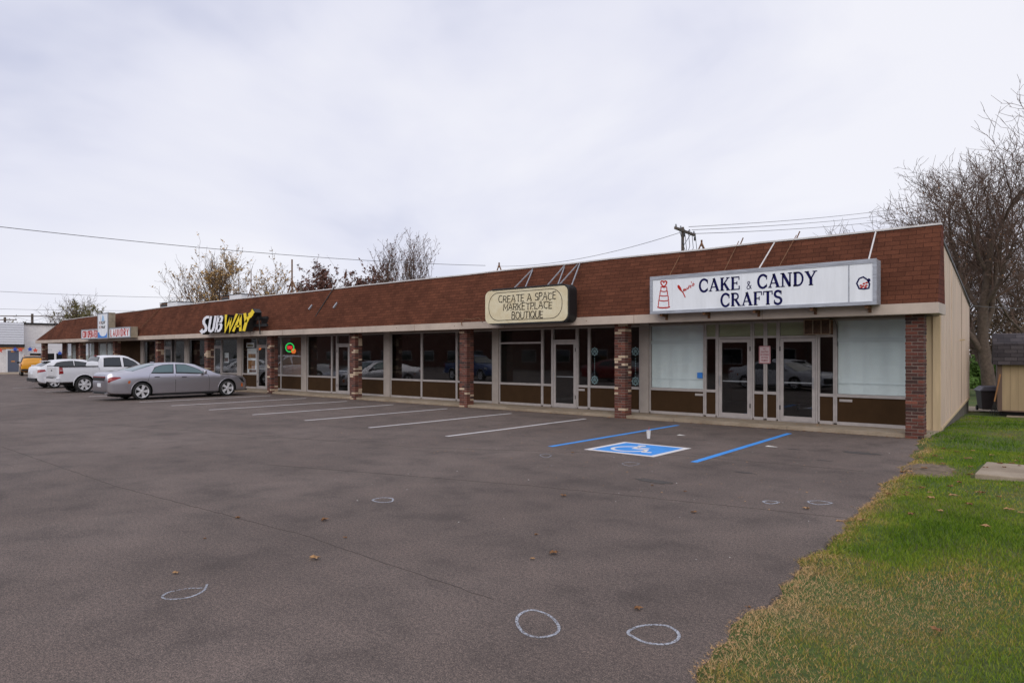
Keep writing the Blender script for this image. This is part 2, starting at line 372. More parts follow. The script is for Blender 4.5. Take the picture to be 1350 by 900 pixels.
# concrete apron in front of the far white building
mb = MB(); mb.box(-84, -66, 3.0, 22, -.1, .03); mb.box(-84, -74, -14, 3.0, -.1, .03); struct(mb.build('pavement', 'concrete'))
# lawn: a sheet with a slightly higher, uneven surface; ends at the asphalt edge
def lawn_z(x, y):
    z = .035 + .018 * math.sin(x * 2.3 + y) + .014 * math.sin(y * 3.7 - x * 1.4)
    if y > 3: z -= .02 * (y - 3)
    d_ = x - edge_x(min(y, .0)) if y < .1 else 1
    return z - .05 * max(0, 1 - d_ / .12)
mb = MB(); vs = []; ny = 0; fs = []
ylist = [-60, -40, -30, -24] + [-21 + i * .15 for i in range(int(33 / .15))] + [14, 20, 30, 45, 60]
xo = [0, .05, .12, .25, .45, .7, 1, 1.4, 1.9, 2.5, 3.3, 4.5, 7, 12, 25, 60]
for y in ylist:
    x0 = edge_x(y) - .02 if y < 0 else (.16 if y < 1.2 else -.4 if y < 10.9 else -60)
    for q in xo: vs.append((x0 + q, y, lawn_z(x0 + q, y)))
    if y >= 10.9: pass
k = len(xo); n = len(ylist)
mb.add(vs, [(i * k + j, i * k + j + 1, (i + 1) * k + j + 1, (i + 1) * k + j) for i in range(n - 1) for j in range(k - 1)])
struct(mb.build('lawn', 'lawn', smooth=True))
# back yard behind the building
mb = MB(); mb.quad((-140, 10.6, -.15), (60, 10.6, -.15), (60, 120, -.3), (-140, 120, -.3)); struct(mb.build('back_yard', 'lawn'))

rng = random.Random(5)
# grass blades
def lawn_patch(x, y):
    return math.sin(x * 1.7 + 1.3 * math.sin(y * .9)) + math.sin(y * 1.3 + 2 * math.sin(x * .8 + 1)) + .7 * math.sin(x * 5.1 + y * 3.7) * math.sin(y * 4.3 - x * 2.2)
nr = np.random.default_rng(3)
def blades(n_, xr, yr, hmin, hmax, wd, extra=None):
    vs_, fs_, rs_ = [], [], []
    xs_ = nr.uniform(*xr, n_); ys_ = nr.uniform(*yr, n_)
    for x, y in zip(xs_.tolist(), ys_.tolist()):
        e_ = edge_x(y) if y < 0 else (.2 if y < 1.3 else .42 - .056 * y)
        dd = x - e_
        if dd < -.04: continue
        if 1.6 < x and -5.05 < y < -3.45: continue
        if y > 8.2 and x > .4: continue
        pt = lawn_patch(x, y)
        dirt = math.exp(-(((x - 1.05) / .42) ** 2 + ((y + 4.6) / .75) ** 2))
        if rng.random() < dirt * 1.3: continue
        dry = max(0, 1.15 - dd / (.22 + .24 * (1 + math.sin(y * 2.3) * math.sin(y * 5.1)) + .05 * max(0, -9 - y))) if y < 0 else 0
        h = rng.uniform(hmin, hmax) * (.75 + .12 * pt)
        q = .40 - .14 * pt + rng.gauss(0, .13) + dry * .55 + dirt * .5
        # yellowish broad area in the middle of the lawn
        q += .26 * math.exp(-(((x - 1.9) / .7) ** 2 + ((y + 11.2) / 2.4) ** 2))
        if dry > .3: h *= .8
        a = rng.uniform(0, 6.283); ln = rng.uniform(.2, 1.0) * h * (1.0 if dry < .3 else 1.6)
        ca, sa = math.cos(a), math.sin(a); b_ = rng.uniform(0, 6.283); cb, sb = math.cos(b_) * wd, math.sin(b_) * wd
        z = lawn_z(x, y) - .006; i0 = len(vs_)
        vs_ += [(x - cb, y - sb, z), (x + cb, y + sb, z), (x + ca * ln * .4 + cb * .6, y + sa * ln * .4 + sb * .6, z + h * .6), (x + ca * ln * .4 - cb * .6, y + sa * ln * .4 - sb * .6, z + h * .6), (x + ca * ln, y + sa * ln, z + h * .95)]
        fs_ += [(i0, i0 + 1, i0 + 2, i0 + 3), (i0 + 3, i0 + 2, i0 + 4)]; q = min(1, max(0, q)); rs_ += [q, q]
    return vs_, fs_, rs_
mb = MB()
for args in ((52000, (1.0, 3.6), (-14.6, -11.0), .03, .065, .0022), (52000, (.8, 4.0), (-11.0, -7.0), .03, .07, .003), (42000, (.5, 4.5), (-7.0, -1.5), .03, .075, .0045),
             (26000, (.1, 5.5), (-1.5, 8.4), .035, .08, .006), (9000, (3.6, 7), (-14, -4), .03, .07, .006), (5000, (1.2, 3.4), (-19, -14.6), .03, .06, .004)):
    v_, f_, r_ = blades(*args); n0 = len(mb.v); mb.v += v_; mb.f += [tuple(i + n0 for i in q) for q in f_]; mb.r += r_; mb.m += [0] * len(f_)
tag(mb.build('grass', 'grass_blade', attr=True), 'short patchy green and straw coloured grass beside the asphalt', 'grass', kind='stuff')
# bare dirt patch
def blob(cx, cy, rx_, ry_, z, seed, n_=26, j=.25):
    q = random.Random(seed); return [(cx + rx_ * (1 + q.uniform(-j, j)) * math.cos(6.283 * i / n_), cy + ry_ * (1 + q.uniform(-j, j)) * math.sin(6.283 * i / n_), z) for i in range(n_)]
mat('dirt', (.15, .11, .075), .95, var=.5, vs=9, bump=1, bs=60); mat('tar_patch', (.062, .052, .048), .85, var=.3, vs=12)
def blobo(name, m_, *a, **k):
    p = blob(*a); o = MB().add(p, [tuple(range(len(p)))]).build(name, m_); tag(o, **k) if k else struct(o); return o
mb = MB(); q = random.Random(3); P = blob(1.0, -4.6, .36, .78, 0, 3, 30, .22); ctr = (1.0, -4.6)
vs = [(ctr[0], ctr[1], lawn_z(*ctr) + .012)]
for f_ in (.35, .7, 1.0):
    for p_ in P: x_, y_ = ctr[0] + (p_[0] - ctr[0]) * f_, ctr[1] + (p_[1] - ctr[1]) * f_; vs.append((x_, y_, lawn_z(x_, y_) + (.012 if f_ < .9 else -.004) + q.uniform(0, .006)))
n_ = len(P); fs = [(0, 1 + i, 1 + (i + 1) % n_) for i in range(n_)] + [(1 + r_ * n_ + i, 1 + (r_ + 1) * n_ + i, 1 + (r_ + 1) * n_ + (i + 1) % n_, 1 + r_ * n_ + (i + 1) % n_) for r_ in (0, 1) for i in range(n_)]
struct(mb.add(vs, fs).build('dirt_patch', 'dirt', smooth=True))
# oil and tar spots
for i, (px, py, a, b_) in enumerate([(1133, 597, .34, .16), (862, 634, .30, .13), (1047, 592, .14, .05), (1087, 607, .12, .05), (983, 623, .16, .05), (1110, 571, .1, .04)]):
    p = ground(px, py); blobo('tar_spot', 'tar_patch', p.x, p.y, a, b_, .004, 20 + i)
# concrete slab on the lawn
o = MB().box(1.66, 4.4, -4.98, -3.5, -.05, .085).build('concrete_slab', 'concrete'); bevel(o, .015); struct(o)
mb = MB(); mb.box(.95, 4.2, 9.0, 13, -.3, -.06); mb.box(-.6, 1.3, 11.2, 13.6, -.3, -.10); struct(mb.build('pavement', 'concrete'))
# pavement seam / cracks across the lot, thin sheets on the asphalt
mat('seam', (.080, .064, .058), .9)
def crack(pts, wd, seed):
    q = random.Random(seed); P = []
    for (a, b_) in zip(pts[:-1], pts[1:]):
        A, B = ground(*a), ground(*b_); n_ = max(4, int((B - A).length / .12))
        for i in range(n_): p = A.lerp(B, i / n_); P.append((p.x + q.uniform(-.012, .012), p.y + q.uniform(-.012, .012)))
    s_ = MB(); wds = [wd * q.uniform(.3, 1.2) for _ in P]
    s_.ribbon(P, wds, lambda u, v: (u, v, .0035), lambda u, v: (u, v, -.002)); return s_
mb = MB()
for i, (pts, wd) in enumerate([([(0, 588), (150, 640), (400, 705), (667, 796)], .007), ([(150, 560), (560, 590), (900, 600), (1150, 622)], .006), ([(350, 612), (700, 640), (1190, 690)], .004)]):
    q = crack(pts, wd, i); n0 = len(mb.v); mb.v += q.v; mb.f += [tuple(a + n0 for a in f) for f in q.f]; mb.m += q.m; mb.r += q.r
struct(mb.build('pavement_seam', 'seam'))

# sidewalk with joints
mb = MB(); x = .30; q = random.Random(2)
while x > -61.5:
    x2 = x - 3.05; mb.box(max(x2, -61.6) + .006, x, .055, 1.9, -.1, .085 + q.uniform(-.004, .004)); x = x2
struct(bevel(mb.build('sidewalk', 'concrete'), .008))
mb = MB(); mb.box(-61.6, .2, .06, 1.9, -.12, .078); struct(mb.build('sidewalk_joint', 'seam'))

# ------------------------------------------------------------------ painted markings
def on_ground(name, m_, z=.0045, parent=None):
    return (lambda u, v: (u, v, z)), (lambda u, v: (u, v, z - .003))
FA, FB = on_ground('', '')
stripes = [(-8.12, 'white stripe nearest the blue bay lines'), (-10.92, 'second white stripe from the blue lines'), (-13.80, 'third white stripe from the blue lines'),
           (-16.62, 'fourth white stripe from the blue lines'), (-19.45, 'white stripe three bays right of the silver sedan'), (-22.3, 'white stripe two bays right of the silver sedan'),
           (-25.1, 'white stripe just right of the silver sedan'), (-30.6, 'white stripe between silver sedan and pickup'), (-36.5, 'white stripe between pickup and white hatchback'), (-42.2, 'white stripe beyond the white hatchback')]
for i, (x, lb) in enumerate(stripes):
    o = MB().ribbon([(x, -6.35), (x + .03, -4.5), (x, -2.6), (x + .02, -.85)], .105, FA, FB).build('parking_line', 'white_paint')
    tag(o, lb + ', faded paint on asphalt', 'parking line', 'white parking lines')
for x0, x1, lb in ((-5.3, -5.27, 'left blue parking line beside the wheelchair marking'), (-2.22, -2.42, 'right blue parking line before the cake shop doors')):
    o = MB().ribbon([(x0, -6.2), ((x0 + x1) / 2, -3.5), (x1, -.75)], .12, FA, FB).build('parking_line', 'blue_paint'); tag(o, lb, 'parking line', 'blue parking lines')
am = empty('accessible_parking_symbol', (-3.79, -5.36, 0), label='blue square with white wheelchair symbol painted on asphalt', cat='pavement marking')
o = MB().ribbon([(-.70, -.70), (.70, -.70), (.70, .70), (-.70, .70)], .11, FA, FB, closed=True).build('border', 'white_paint_fresh', am)
o = MB().box(-.645, .645, -.645, .645, .001, .0042).build('blue_field', 'blue_paint', am)
F2 = (lambda u, v: (u, v, .0085)), (lambda u, v: (u, v, .0045))
mb = MB()
mb.ribbon(arc(-.10, -.13, .34, .34, 100, 352, 18), .075, *F2)
mb.ribbon([(-.13, .28), (-.07, -.02), (.2, -.02), (.32, -.34), (.46, -.30)], .085, *F2)
mb.ribbon([(-.10, .14), (.17, .14)], .07, *F2)
mb.prism([(p[0], p[1]) for p in arc(-.14, .40, .085, .085, 0, 345, 12)], *F2)
mb.build('wheelchair', 'white_paint_fresh', am)
# spray-paint rings
def ring(pix, wd, lb, closed=True):
    P = [ground(*p) for p in pix]; P = [(p.x, p.y) for p in P]
    q = []; n_ = len(P)
    for i in range(n_ if closed else n_ - 1):
        p0, p1, p2, p3 = [Vector(P[(i + k_) % n_] if closed else P[min(max(i + k_, 0), n_ - 1)]) for k_ in (-1, 0, 1, 2)]
        for s_ in range(5):
            u = s_ / 5; q.append(tuple(.5 * ((2 * p1) + (p2 - p0) * u + (2 * p0 - 5 * p1 + 4 * p2 - p3) * u * u + (3 * p1 - p0 - 3 * p2 + p3) * u ** 3)))
    if not closed: q.append(P[-1])
    o = MB().ribbon(q, wd, FA, FB, closed=closed).build('paint_ring', 'chalk_paint'); tag(o, lb, 'paint mark', 'sprayed rings on the asphalt')
ring([(684, 811), (700, 804), (722, 810), (736, 824), (733, 835), (712, 840), (692, 835), (682, 822)], .021, 'round pale ring sprayed on asphalt, left of the pair near the lawn')
ring([(828, 833), (845, 825), (875, 824), (892, 832), (894, 842), (878, 849), (852, 847), (836, 840)], .021, 'flat pale ring on asphalt closest to the lawn corner')
ring([(273, 770), (268, 779), (250, 787), (225, 790), (214, 787), (222, 781), (245, 776), (268, 775)], .018, 'open pale ring with a tail at the lower left', False)
ring([(491, 659), (503, 656), (517, 657), (516, 661), (502, 662)], .022, 'small pale ring alone in the middle of the lot')
ring([(1006, 661), (1015, 660), (1027, 662), (1015, 664)], .022, 'short pale ring left of its longer twin near the lawn')
ring([(1065, 661), (1080, 660), (1097, 663), (1078, 665)], .022, 'longer thin pale ring beside the lawn edge')
ring([(712, 600), (719, 598), (727, 600), (720, 603)], .011, 'faint small ring left of the wheelchair marking')
ring([(820, 611), (830, 609), (843, 611), (831, 614)], .011, 'faint small ring below the wheelchair marking')

# ================================================================== BUILDING
B = empty('strip_mall_building', (0, 0, 0), label='long low brick strip mall with sloped red brown shingle roof front', cat='building')
XL, XR = -61.05, .52
def ztop(x): return float(np.interp(x, [-57, -36, 1], [4.45, 4.66, 4.70]))
WX = lambda y: .40 - .056 * y
# mansard
mb = MB(); xs = [XR - .02] + [-.5 - 1.5 * i for i in range(38)] + [-57.0]
q = random.Random(9); vs = []
for x in xs: vs += [(x, -.33, 2.955), (x if x < 0 else x - .03, .36, ztop(x) + q.uniform(-.012, .012))]
mb.add(vs, [(2 * i, 2 * i + 1, 2 * i + 3, 2 * i + 2) for i in range(len(xs) - 1)])
mb.add([(-57, -.33, 2.955), (-57, .36, 4.45), (XL + .02, -.33, 2.955)], [(0, 1, 2)])
mb.build('mansard_roof', 'shingles', B)
mb = MB(); mb.add([(XL + .02, -.33, 2.955), (-57, .36, 4.45), (-57, 10.4, 4.2), (XL + .02, 10.6, 2.955)], [(0, 1, 2, 3)])
mb.build('mansard_end', 'shingles_side', B); mb = MB()
mb.add([(XR - .02, -.33, 2.955), (XR - .02, .6, 2.955), (XR - .05, .6, 4.66), (XR - .05, .36, 4.70)], [(0, 1, 2, 3)])
mb.add([(XR - .02, .6, 2.955), (XR - .05, .6, 4.66), (.3, .6, 4.66), (.3, .6, 2.955)], [(0, 1, 2, 3)])
mb.build('mansard_end', 'shingles_side', B)
# coping along the ridge
mb = MB()
for i in range(len(xs) - 1): 
    a, c = xs[i], xs[i + 1]; za, zc = vs[2 * i + 1][2], vs[2 * i + 3][2]
    if a > 0: a -= .03
    mb.hexa([(c, .33, zc - .005), (a, .33, za - .005), (a, .47, za - .005), (c, .47, zc - .005), (c, .33, zc + .035), (a, .33, za + .035), (a, .47, za + .035), (c, .47, zc + .035)])
mb.build('coping', 'white_coping', B)
mat('roof_membrane', (.20, .20, .21), .8, var=.2)
mb = MB(); mb.add([(.35, .4, 4.55), (-57, .4, 4.3), (-57, 10.5, 3.45), (-.15, 10.5, 3.45)], [(0, 1, 2, 3)]); mb.build('roof', 'roof_membrane', B)
# fascia (boxed beam) and soffit
o = MB().box(XL, XR, -.36, -.06, 2.72, 2.95).build('fascia', 'fascia_beige', B); bevel(o, .006)
MB().box(XL, XL + .3, -.06, 10.6, 2.721, 2.949).build('fascia_return', 'fascia_beige', B); mb = MB(); mb.box(XR - .2, XR - .001, -.06, .6, 2.721, 2.949); mb.build('fascia_return', 'fascia_beige', B)
for x in [-3.2, -6.8, -11.6, -16, -19.1, -24.9, -27.7, -29.3, -36, -41, -47, -53]: boxo('fascia_joint', 'rust', B, x - .004, x + .004, -.364, -.358, 2.722, 2.948)
for x, z in [(-9.6, 2.83), (-8.4, 2.84), (-13.9, 2.83), (-17, 2.84)]: boxo('bolt', 'rust', B, x - .012, x + .012, -.366, -.358, z - .012, z + .012)
MB().box(XL + .3, XR - .2, -.07, 1.35, 2.80, 2.84).build('soffit', 'soffit', B)
MB().box(-60.1, .3, 1.20, 1.31, 2.735, 2.80).build('window_header', 'soffit', B)
# brick pillars
def pillar(x, lb=None, cream=.03, dark=0, wid=.36, seed=0):
    q = random.Random(seed); mb = MB(); mb.cm = 1; mb.box(.006, wid - .006, .006, wid - .006, -.05, 2.80); mb.cm = 0
    h = .0765; n_ = int(2.80 / h)
    for i in range(n_ + 1):
        z0 = i * h - .01; z1 = min(z0 + h - .011, 2.795)
        if z1 - z0 < .02: continue
        s_ = .12 if i % 2 else .235
        for (a, b_, c, d_) in ((0, s_, 0, .172), (s_ + .011, wid, 0, .172), (0, wid - s_, .183, wid), (wid - s_ + .011, wid, .183, wid)):
            v = q.random()
            zone = .5 + .5 * math.sin(i * .45 + seed)
            mb.cr = (.92 + .08 * q.random()) if v < cream * (.3 + 2 * zone) else max(0, min(.88, q.gauss(.5 - dark, .22)))
            j = [q.uniform(-.006, .006) for _ in range(4)]
            mb.box(a + (j[0] if a == 0 else 0), b_ + (j[1] if b_ > wid - .01 else 0), c + (j[2] if c == 0 else 0), d_ + (j[3] if d_ > wid - .01 else 0), z0 + q.uniform(0, .004), z1)
    o = mb.build('pillar', ['old_brick', 'mortar'], B, attr=True); o.location = (x, 0, 0); 
    bevel(o, .005, 1)
    if lb: o['label'] = lb
    return o
pillar(-.165, 'dark red brick pillar at the right corner', .0, .14, .35, 1)
for i, (x, c) in enumerate([(-7.66, .07), (-14.03, .04), (-20.40, .13), (-26.85, .07), (-33.2, .18), (-39.4, .05), (-46.0, .12), (-52.4, .08), (-60.9, .12)]): pillar(x, None, c, .06, .36, 30 + i)
# walls
mb = MB(); PO = [(.36, 2.84), (1.24, 2.84), (1.24, .12), (10.5, .39), (10.5, 3.54), (.36, 4.6)]
mb.prism(PO, lambda y, z: (WX(y), y, z), lambda y, z: (WX(y) - .16, y, z)); 
o = mb.build('side_wall', 'beige_siding', B); fixn(o)
mb = MB()
y = 1.26
while y < 10.4:
    zb = .12 + .27 * (y - 1.24) / 9.26 + .03; zt = 4.6 - 1.06 * (y - .36) / 10.14 - .02
    mb.box(WX(y) - .01, WX(y) + .008, y, y + .022, zb, zt); y += .41
for y in (3.9, 7.0): mb.box(WX(y), WX(y) + .016, y, y + .09, .2 + .03 * y, 4.5 - .104 * y)
mb.build('siding_battens', 'beige_siding', B)
mb = MB(); mb.prism([(1.24, -.3), (10.5, -.3), (10.5, .39), (1.24, .12)], lambda y, z: (WX(y) - .025, y, z), lambda y, z: (WX(y) - .15, y, z)); fixn(mb.build('foundation', 'foundation', B))
mb = MB(); mb.prism([(1.24, .10), (10.5, .37), (10.5, .43), (1.24, .16)], lambda y, z: (WX(y) + .02, y, z), lambda y, z: (WX(y) - .02, y, z)); fixn(mb.build('base_trim', 'beige_metal', B))
mb = MB(); mb.prism([(.40, 4.6), (10.55, 3.54), (10.55, 3.60), (.40, 4.68)], lambda y, z: (WX(y) + .03, y, z), lambda y, z: (WX(y) - .2, y, z)); fixn(mb.build('rake_trim', 'dark_metal', B))
mb = MB(); mb.box(.17, .325, 1.215, 1.35, .08, 2.80); mb.box(.02, .17, 1.26, 1.35, .08, 2.80); mb.box(.155, .175, 1.235, 1.26, .08, 2.8); bevel(mb.build('corner_panel', 'beige_metal', B), .006)
mb = MB(); mb.tube([(WX(6) + .03, 6, 2.25), (WX(6) + .16, 6, 2.27)], .02, 6); mb.build('pipe_stub', 'beige_metal', B)
mb = MB(); mb.box(-60.15, -60.0, 1.25, 10.5, -.1, 3.6); mb.box(-60.15, -.36, 10.4, 10.55, -.3, 3.6); mb.build('rear_wall', 'wall_brick', B)
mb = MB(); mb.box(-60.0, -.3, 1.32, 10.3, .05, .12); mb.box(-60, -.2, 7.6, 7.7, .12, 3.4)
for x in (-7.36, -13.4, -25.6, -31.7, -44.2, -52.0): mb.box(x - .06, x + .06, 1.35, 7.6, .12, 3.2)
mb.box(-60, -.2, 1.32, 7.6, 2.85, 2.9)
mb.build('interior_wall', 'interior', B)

# ---- storefront
def bar(mb, x0, x1, z0, z1, y0=1.215, y1=1.285): mb.box(x0, x1, y0, y1, z0, z1)
def window(x0, x1, transom=None, paper=None, kick=True, lj=True, rj=True, lb=None, zk=.82, green=False, gx1=None):
    f = MB(); jw = .045
    if lj: bar(f, x0, x0 + jw, .12, 2.735)
    if rj: bar(f, x1 - jw, x1, .12, 2.735)
    a, c = x0 + (jw if lj else 0), x1 - (jw if rj else 0)
    bar(f, a, c, .085, .165, 1.20, 1.30); bar(f, a, c, 2.69, 2.735)
    z0 = .165
    if kick: bar(f, a, c, zk - .04, zk + .035, 1.205, 1.295); z0 = zk + .035
    if transom: bar(f, a, c, transom - .03, transom + .03)
    o = bevel(f.build('window', 'trim_metal', B), .004, 1)
    if lb: o['label'] = lb
    p = MB(); p.box(a, c, 1.246, 1.254, z0, (transom - .03) if transom else 2.69)
    p.build('pane', 'window_glass', o)
    if transom:
        p = MB(); p.box(a, c, 1.246, 1.254, transom + .03, 2.69); p.build('pane', 'window_glass', o)
        if green: boxo('pale_panel', 'pale_green', o, a, gx1 or c, 1.262, 1.272, transom + .03, 2.69)
    if kick: MB().box(a, c, 1.235, 1.265, .165, zk - .04).build('kick_panel', 'kick_brown', o)
    if paper:
        pm, pz0, pz1 = paper; s_ = MB(); n_ = max(6, int((c - a) / .06)); q = random.Random(int(x0 * 10)); vs_ = []
        for i in range(n_ + 1):
            yy = 1.305 + .016 * math.sin(i * .9 + q.uniform(-.4, .4)) + q.uniform(-.006, .006); xx = a + (c - a) * i / n_; vs_ += [(xx, yy, pz0), (xx, yy, pz1)]
        s_.add(vs_, [(2 * i, 2 * i + 2, 2 * i + 3, 2 * i + 1) for i in range(n_)]); s_.build('window_covering', pm, o, smooth=True)
        boxo('paper_fold', 'paper_shade', o, a, c, 1.272, 1.276, 2.16, 2.26); boxo('paper_fold', 'paper_shade', o, a, c, 1.272, 1.276, 1.12, 1.135)
    return o
def door(x0, x1, hinge='l', lb=None, transom=True, cover=None):
    f = MB(); jw = .045; bar(f, x0, x0 + jw, .085, 2.735, 1.20, 1.30); bar(f, x1 - jw, x1, .085, 2.735, 1.20, 1.30)
    bar(f, x0 + jw, x1 - jw, 2.28, 2.34, 1.20, 1.30); bar(f, x0 + jw, x1 - jw, 2.69, 2.735); bar(f, x0 + jw, x1 - jw, .085, .10, 1.18, 1.32)
    l0, l1 = x0 + jw + .006, x1 - jw - .006; sw = .085; y0, y1 = 1.21, 1.25
    f.box(l0, l0 + sw, y0, y1, .105, 2.272); f.box(l1 - sw, l1, y0, y1, .105, 2.272); f.box(l0 + sw, l1 - sw, y0, y1, .105, .23); f.box(l0 + sw, l1 - sw, y0, y1, 2.18, 2.272)
    o = bevel(f.build('door', 'trim_metal', B), .004, 1)
    if lb: o['label'] = lb
    boxo('pane', 'window_glass', o, l0 + sw, l1 - sw, 1.226, 1.234, .23, 2.18)
    if transom: boxo('pane', 'window_glass', o, x0 + jw, x1 - jw, 1.246, 1.254, 2.34, 2.69)
    boxo('push_bar', 'grey_metal', o, l0 + sw, l1 - sw, 1.262, 1.29, 1.09, 1.125, bev=.004)
    hx = l1 - sw / 2 if hinge == 'l' else l0 + sw / 2
    h = MB(); h.tube([(hx, 1.21, .98), (hx, 1.155, .98), (hx, 1.155, 1.24), (hx, 1.21, 1.24)], .011, 8); h.build('handle', 'grey_metal', o)
    bx = l0 if hinge == 'l' else l1
    [boxo('hinge', 'dark_metal', o, bx - .015, bx + .015, 1.195, 1.21, z - .06, z + .06) for z in (.45, 2.0)]
    return o
def post(x0, x1, m_='post_beige', y0=1.17): return bevel(MB().box(x0, x1, y0, 1.32, .085, 2.80).build('post', m_, B), .006)
# cake shop
window(-1.945, .015, paper=('paper', .86, 2.69), lb='wide window papered white inside beside corner pillar')
window(-2.36, -1.95, transom=2.32, lb='narrow sidelight right of the second shop door')
door(-3.36, -2.365, 'l', 'right glass door under the wall air conditioner', transom=False)
window(-3.70, -3.365, transom=2.32, green=True)
window(-4.05, -3.705, transom=2.32, green=True)
door(-5.05, -4.055, 'r', 'left glass door of the cake shop', transom=False)
window(-5.42, -5.055, transom=2.32, green=True)
for a, c in ((-3.31, -2.62), (-5.0, -4.1)):
    boxo('transom_panel', 'pale_green', B, a, c, 1.262, 1.272, 2.345, 2.69); boxo('transom_pane', 'window_glass', B, a, c, 1.246, 1.254, 2.345, 2.69)
window(-7.19, -5.425, paper=('paper', .86, 2.69), lb='window with white curtain left of the cake shop doors')
post(-7.49, -7.195)
# boutique
window(-9.37, -7.495, lb='dark window with pale round decals behind brick pillar')
window(-9.835, -9.375); door(-10.845, -9.84, 'r', 'glass door under the cream boutique sign')
window(-11.28, -10.85); window(-13.235, -11.285, transom=2.25, lb='dark window with high bar under boutique sign'); post(-13.53, -13.24)
window(-15.39, -13.535); window(-17.36, -15.395); window(-19.26, -17.365); post(-19.66, -19.265)
window(-22.05, -19.665); door(-23.04, -22.055, 'l'); window(-23.42, -23.045); window(-25.38, -23.425); post(-25.82, -25.385)
window(-27.68, -25.825); window(-28.98, -27.685); door(-29.95, -28.985, 'l'); window(-31.5, -29.955); post(-31.95, -31.505)
window(-33.72, -31.955); door(-34.66, -33.725, 'r'); boxo('wall_panel', 'wall_brick', B, -35.6, -34.665, 1.2, 1.32, .085, 2.735)
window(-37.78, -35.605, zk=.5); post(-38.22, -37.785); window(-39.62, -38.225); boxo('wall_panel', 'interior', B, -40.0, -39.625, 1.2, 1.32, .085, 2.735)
door(-41.1, -40.005, 'l'); window(-42.2, -41.105); window(-44.2, -42.205); post(-44.6, -44.205)
boxo('wall_panel', 'kick_brown', B, -48.6, -44.605, 1.2, 1.32, .085, 2.735)
def pair(x0, x1):
    window((x0 + x1) / 2 + .003, x1, paper=('paper', .86, 2.6)); window(x0, (x0 + x1) / 2, paper=('paper', .86, 2.6))
boxo('wall_panel', 'wall_brick', B, -49.2, -48.605, 1.2, 1.32, .085, 2.735)
pair(-52.2, -49.205); boxo('wall_panel', 'wall_brick', B, -53.0, -52.205, 1.2, 1.32, .085, 2.735); pair(-55.4, -53.005)
boxo('wall_panel', 'wall_brick', B, -56.9, -55.405, 1.2, 1.32, .085, 2.735); pair(-59.0, -56.905); boxo('wall_panel', 'wall_brick', B, -60.05, -59.005, 1.2, 1.32, .085, 2.735)
# round decals on the boutique glass
mat('decal', (.22, .34, .36), .6)
FD = (lambda u, v: (u, 1.240, v)), (lambda u, v: (u, 1.2445, v))
for cx_, cz in ((-9.17, 1.94), (-9.17, 1.03), (-7.68, 1.94), (-7.68, 1.03)):
    mb = MB(); P = []
    for i in range(32):
        a = 6.283 * i / 32; rr = .105 + .018 * math.cos(8 * a); P.append((cx_ + rr * math.cos(a), cz + rr * 1.05 * math.sin(a)))
    mb.ribbon(P, .022, *FD, closed=True)
    mb.ribbon(arc(cx_, cz - .02, .055, .045, 20, 160, 8), .025, *FD); mb.ribbon([(cx_ - .05, cz - .05), (cx_, cz - .01), (cx_ + .05, cz - .05)], .022, *FD); mb.ribbon(arc(cx_, cz + .035, .03, .02, 0, 330, 8), .014, *FD)
    if cz > 1.5:
        for j in range(7): mb.box(cx_ - .008, cx_ + .008, 1.241, 1.2445, 1.25 + j * .075, 1.29 + j * .075)
    mb.build('window_decal', 'decal', B)
for a, c, z in ((-9.79, -9.54, .70), (-5.72, -5.47, .70), (-1.85, -1.55, .70)): boxo('mail_slot', 'trim_metal', B, a, c, 1.218, 1.236, z - .035, z + .03, bev=.006)
boxo('door_sticker', 'strong_blue', B, -5.66, -5.50, 1.236, 1.2445, 1.17, 1.33)

# window air conditioner above the right door
ac = empty('window_air_conditioner', (-2.3, 1.2, 2.35), label='rusty brown window air conditioner above the right shop door', cat='air conditioner')
MB().box(-.32, .30, -.22, .1, .02, .37).build('casing', 'rust', ac)
mb = MB(); [mb.box(a, a + .022, -.245, -.221, .0, .39) for a in (-.33, -.12, .08, .29)]; [mb.box(-.33, .312, -.245, -.221, z, z + .02) for z in (-.005, .37)]
mat('frame_tan', (.30, .22, .15), .6, var=.3, vs=12); mb.build('grille_frame', 'frame_tan', ac)
mb = MB(); [mb.box(-.31, .29, -.232, -.2205, .03 + .022 * i, .038 + .022 * i) for i in range(15)]; mb.build('fins', 'black_plastic', ac)
mb = MB(); mb.tube([(.32, -.05, .3), (.36, -.05, .36), (.40, .0, .2), (.41, .0, -.3)], .007, 6); mb.build('cord', 'black_plastic', ac)

# small red and white notice between the doors
ns = empty('notice_sign', (-3.70, 1.17, 1.84), label='small white notice with red lettering between the two glass doors', cat='sign')
def rrect(x0, x1, z0, z1, r_, n_=5):
    return arc(x1 - r_, z1 - r_, r_, r_, 0, 90, n_) + arc(x0 + r_, z1 - r_, r_, r_, 90, 180, n_) + arc(x0 + r_, z0 + r_, r_, r_, 180, 270, n_) + arc(x1 - r_, z0 + r_, r_, r_, 270, 360, n_)
def FR(y0, y1): return (lambda u, v: (u, y0, v)), (lambda u, v: (u, y1, v))
mat('notice_pink', (.62, .50, .51), .5); mat('notice_red', (.42, .10, .12), .5)
fixn(MB().prism(rrect(-.155, .155, -.235, .235, .03), *FR(0, .012)).build('panel', 'notice_pink', ns))
MB().ribbon(rrect(-.142, .142, -.222, .222, .025), .018, *FR(-.003, 0), closed=True).build('border', 'notice_red', ns)
for i, (s_, w_) in enumerate((('NO', .04), ('SOLICITING', .1), ('OR LOITERING', .115), ('ON THESE', .09), ('PREMISES', .09))):
    text_obj('lettering', s_, 'notice_red', ns, -w_, w_, .13 - i * .077, .18 - i * .077, -.0005, .003, .01)

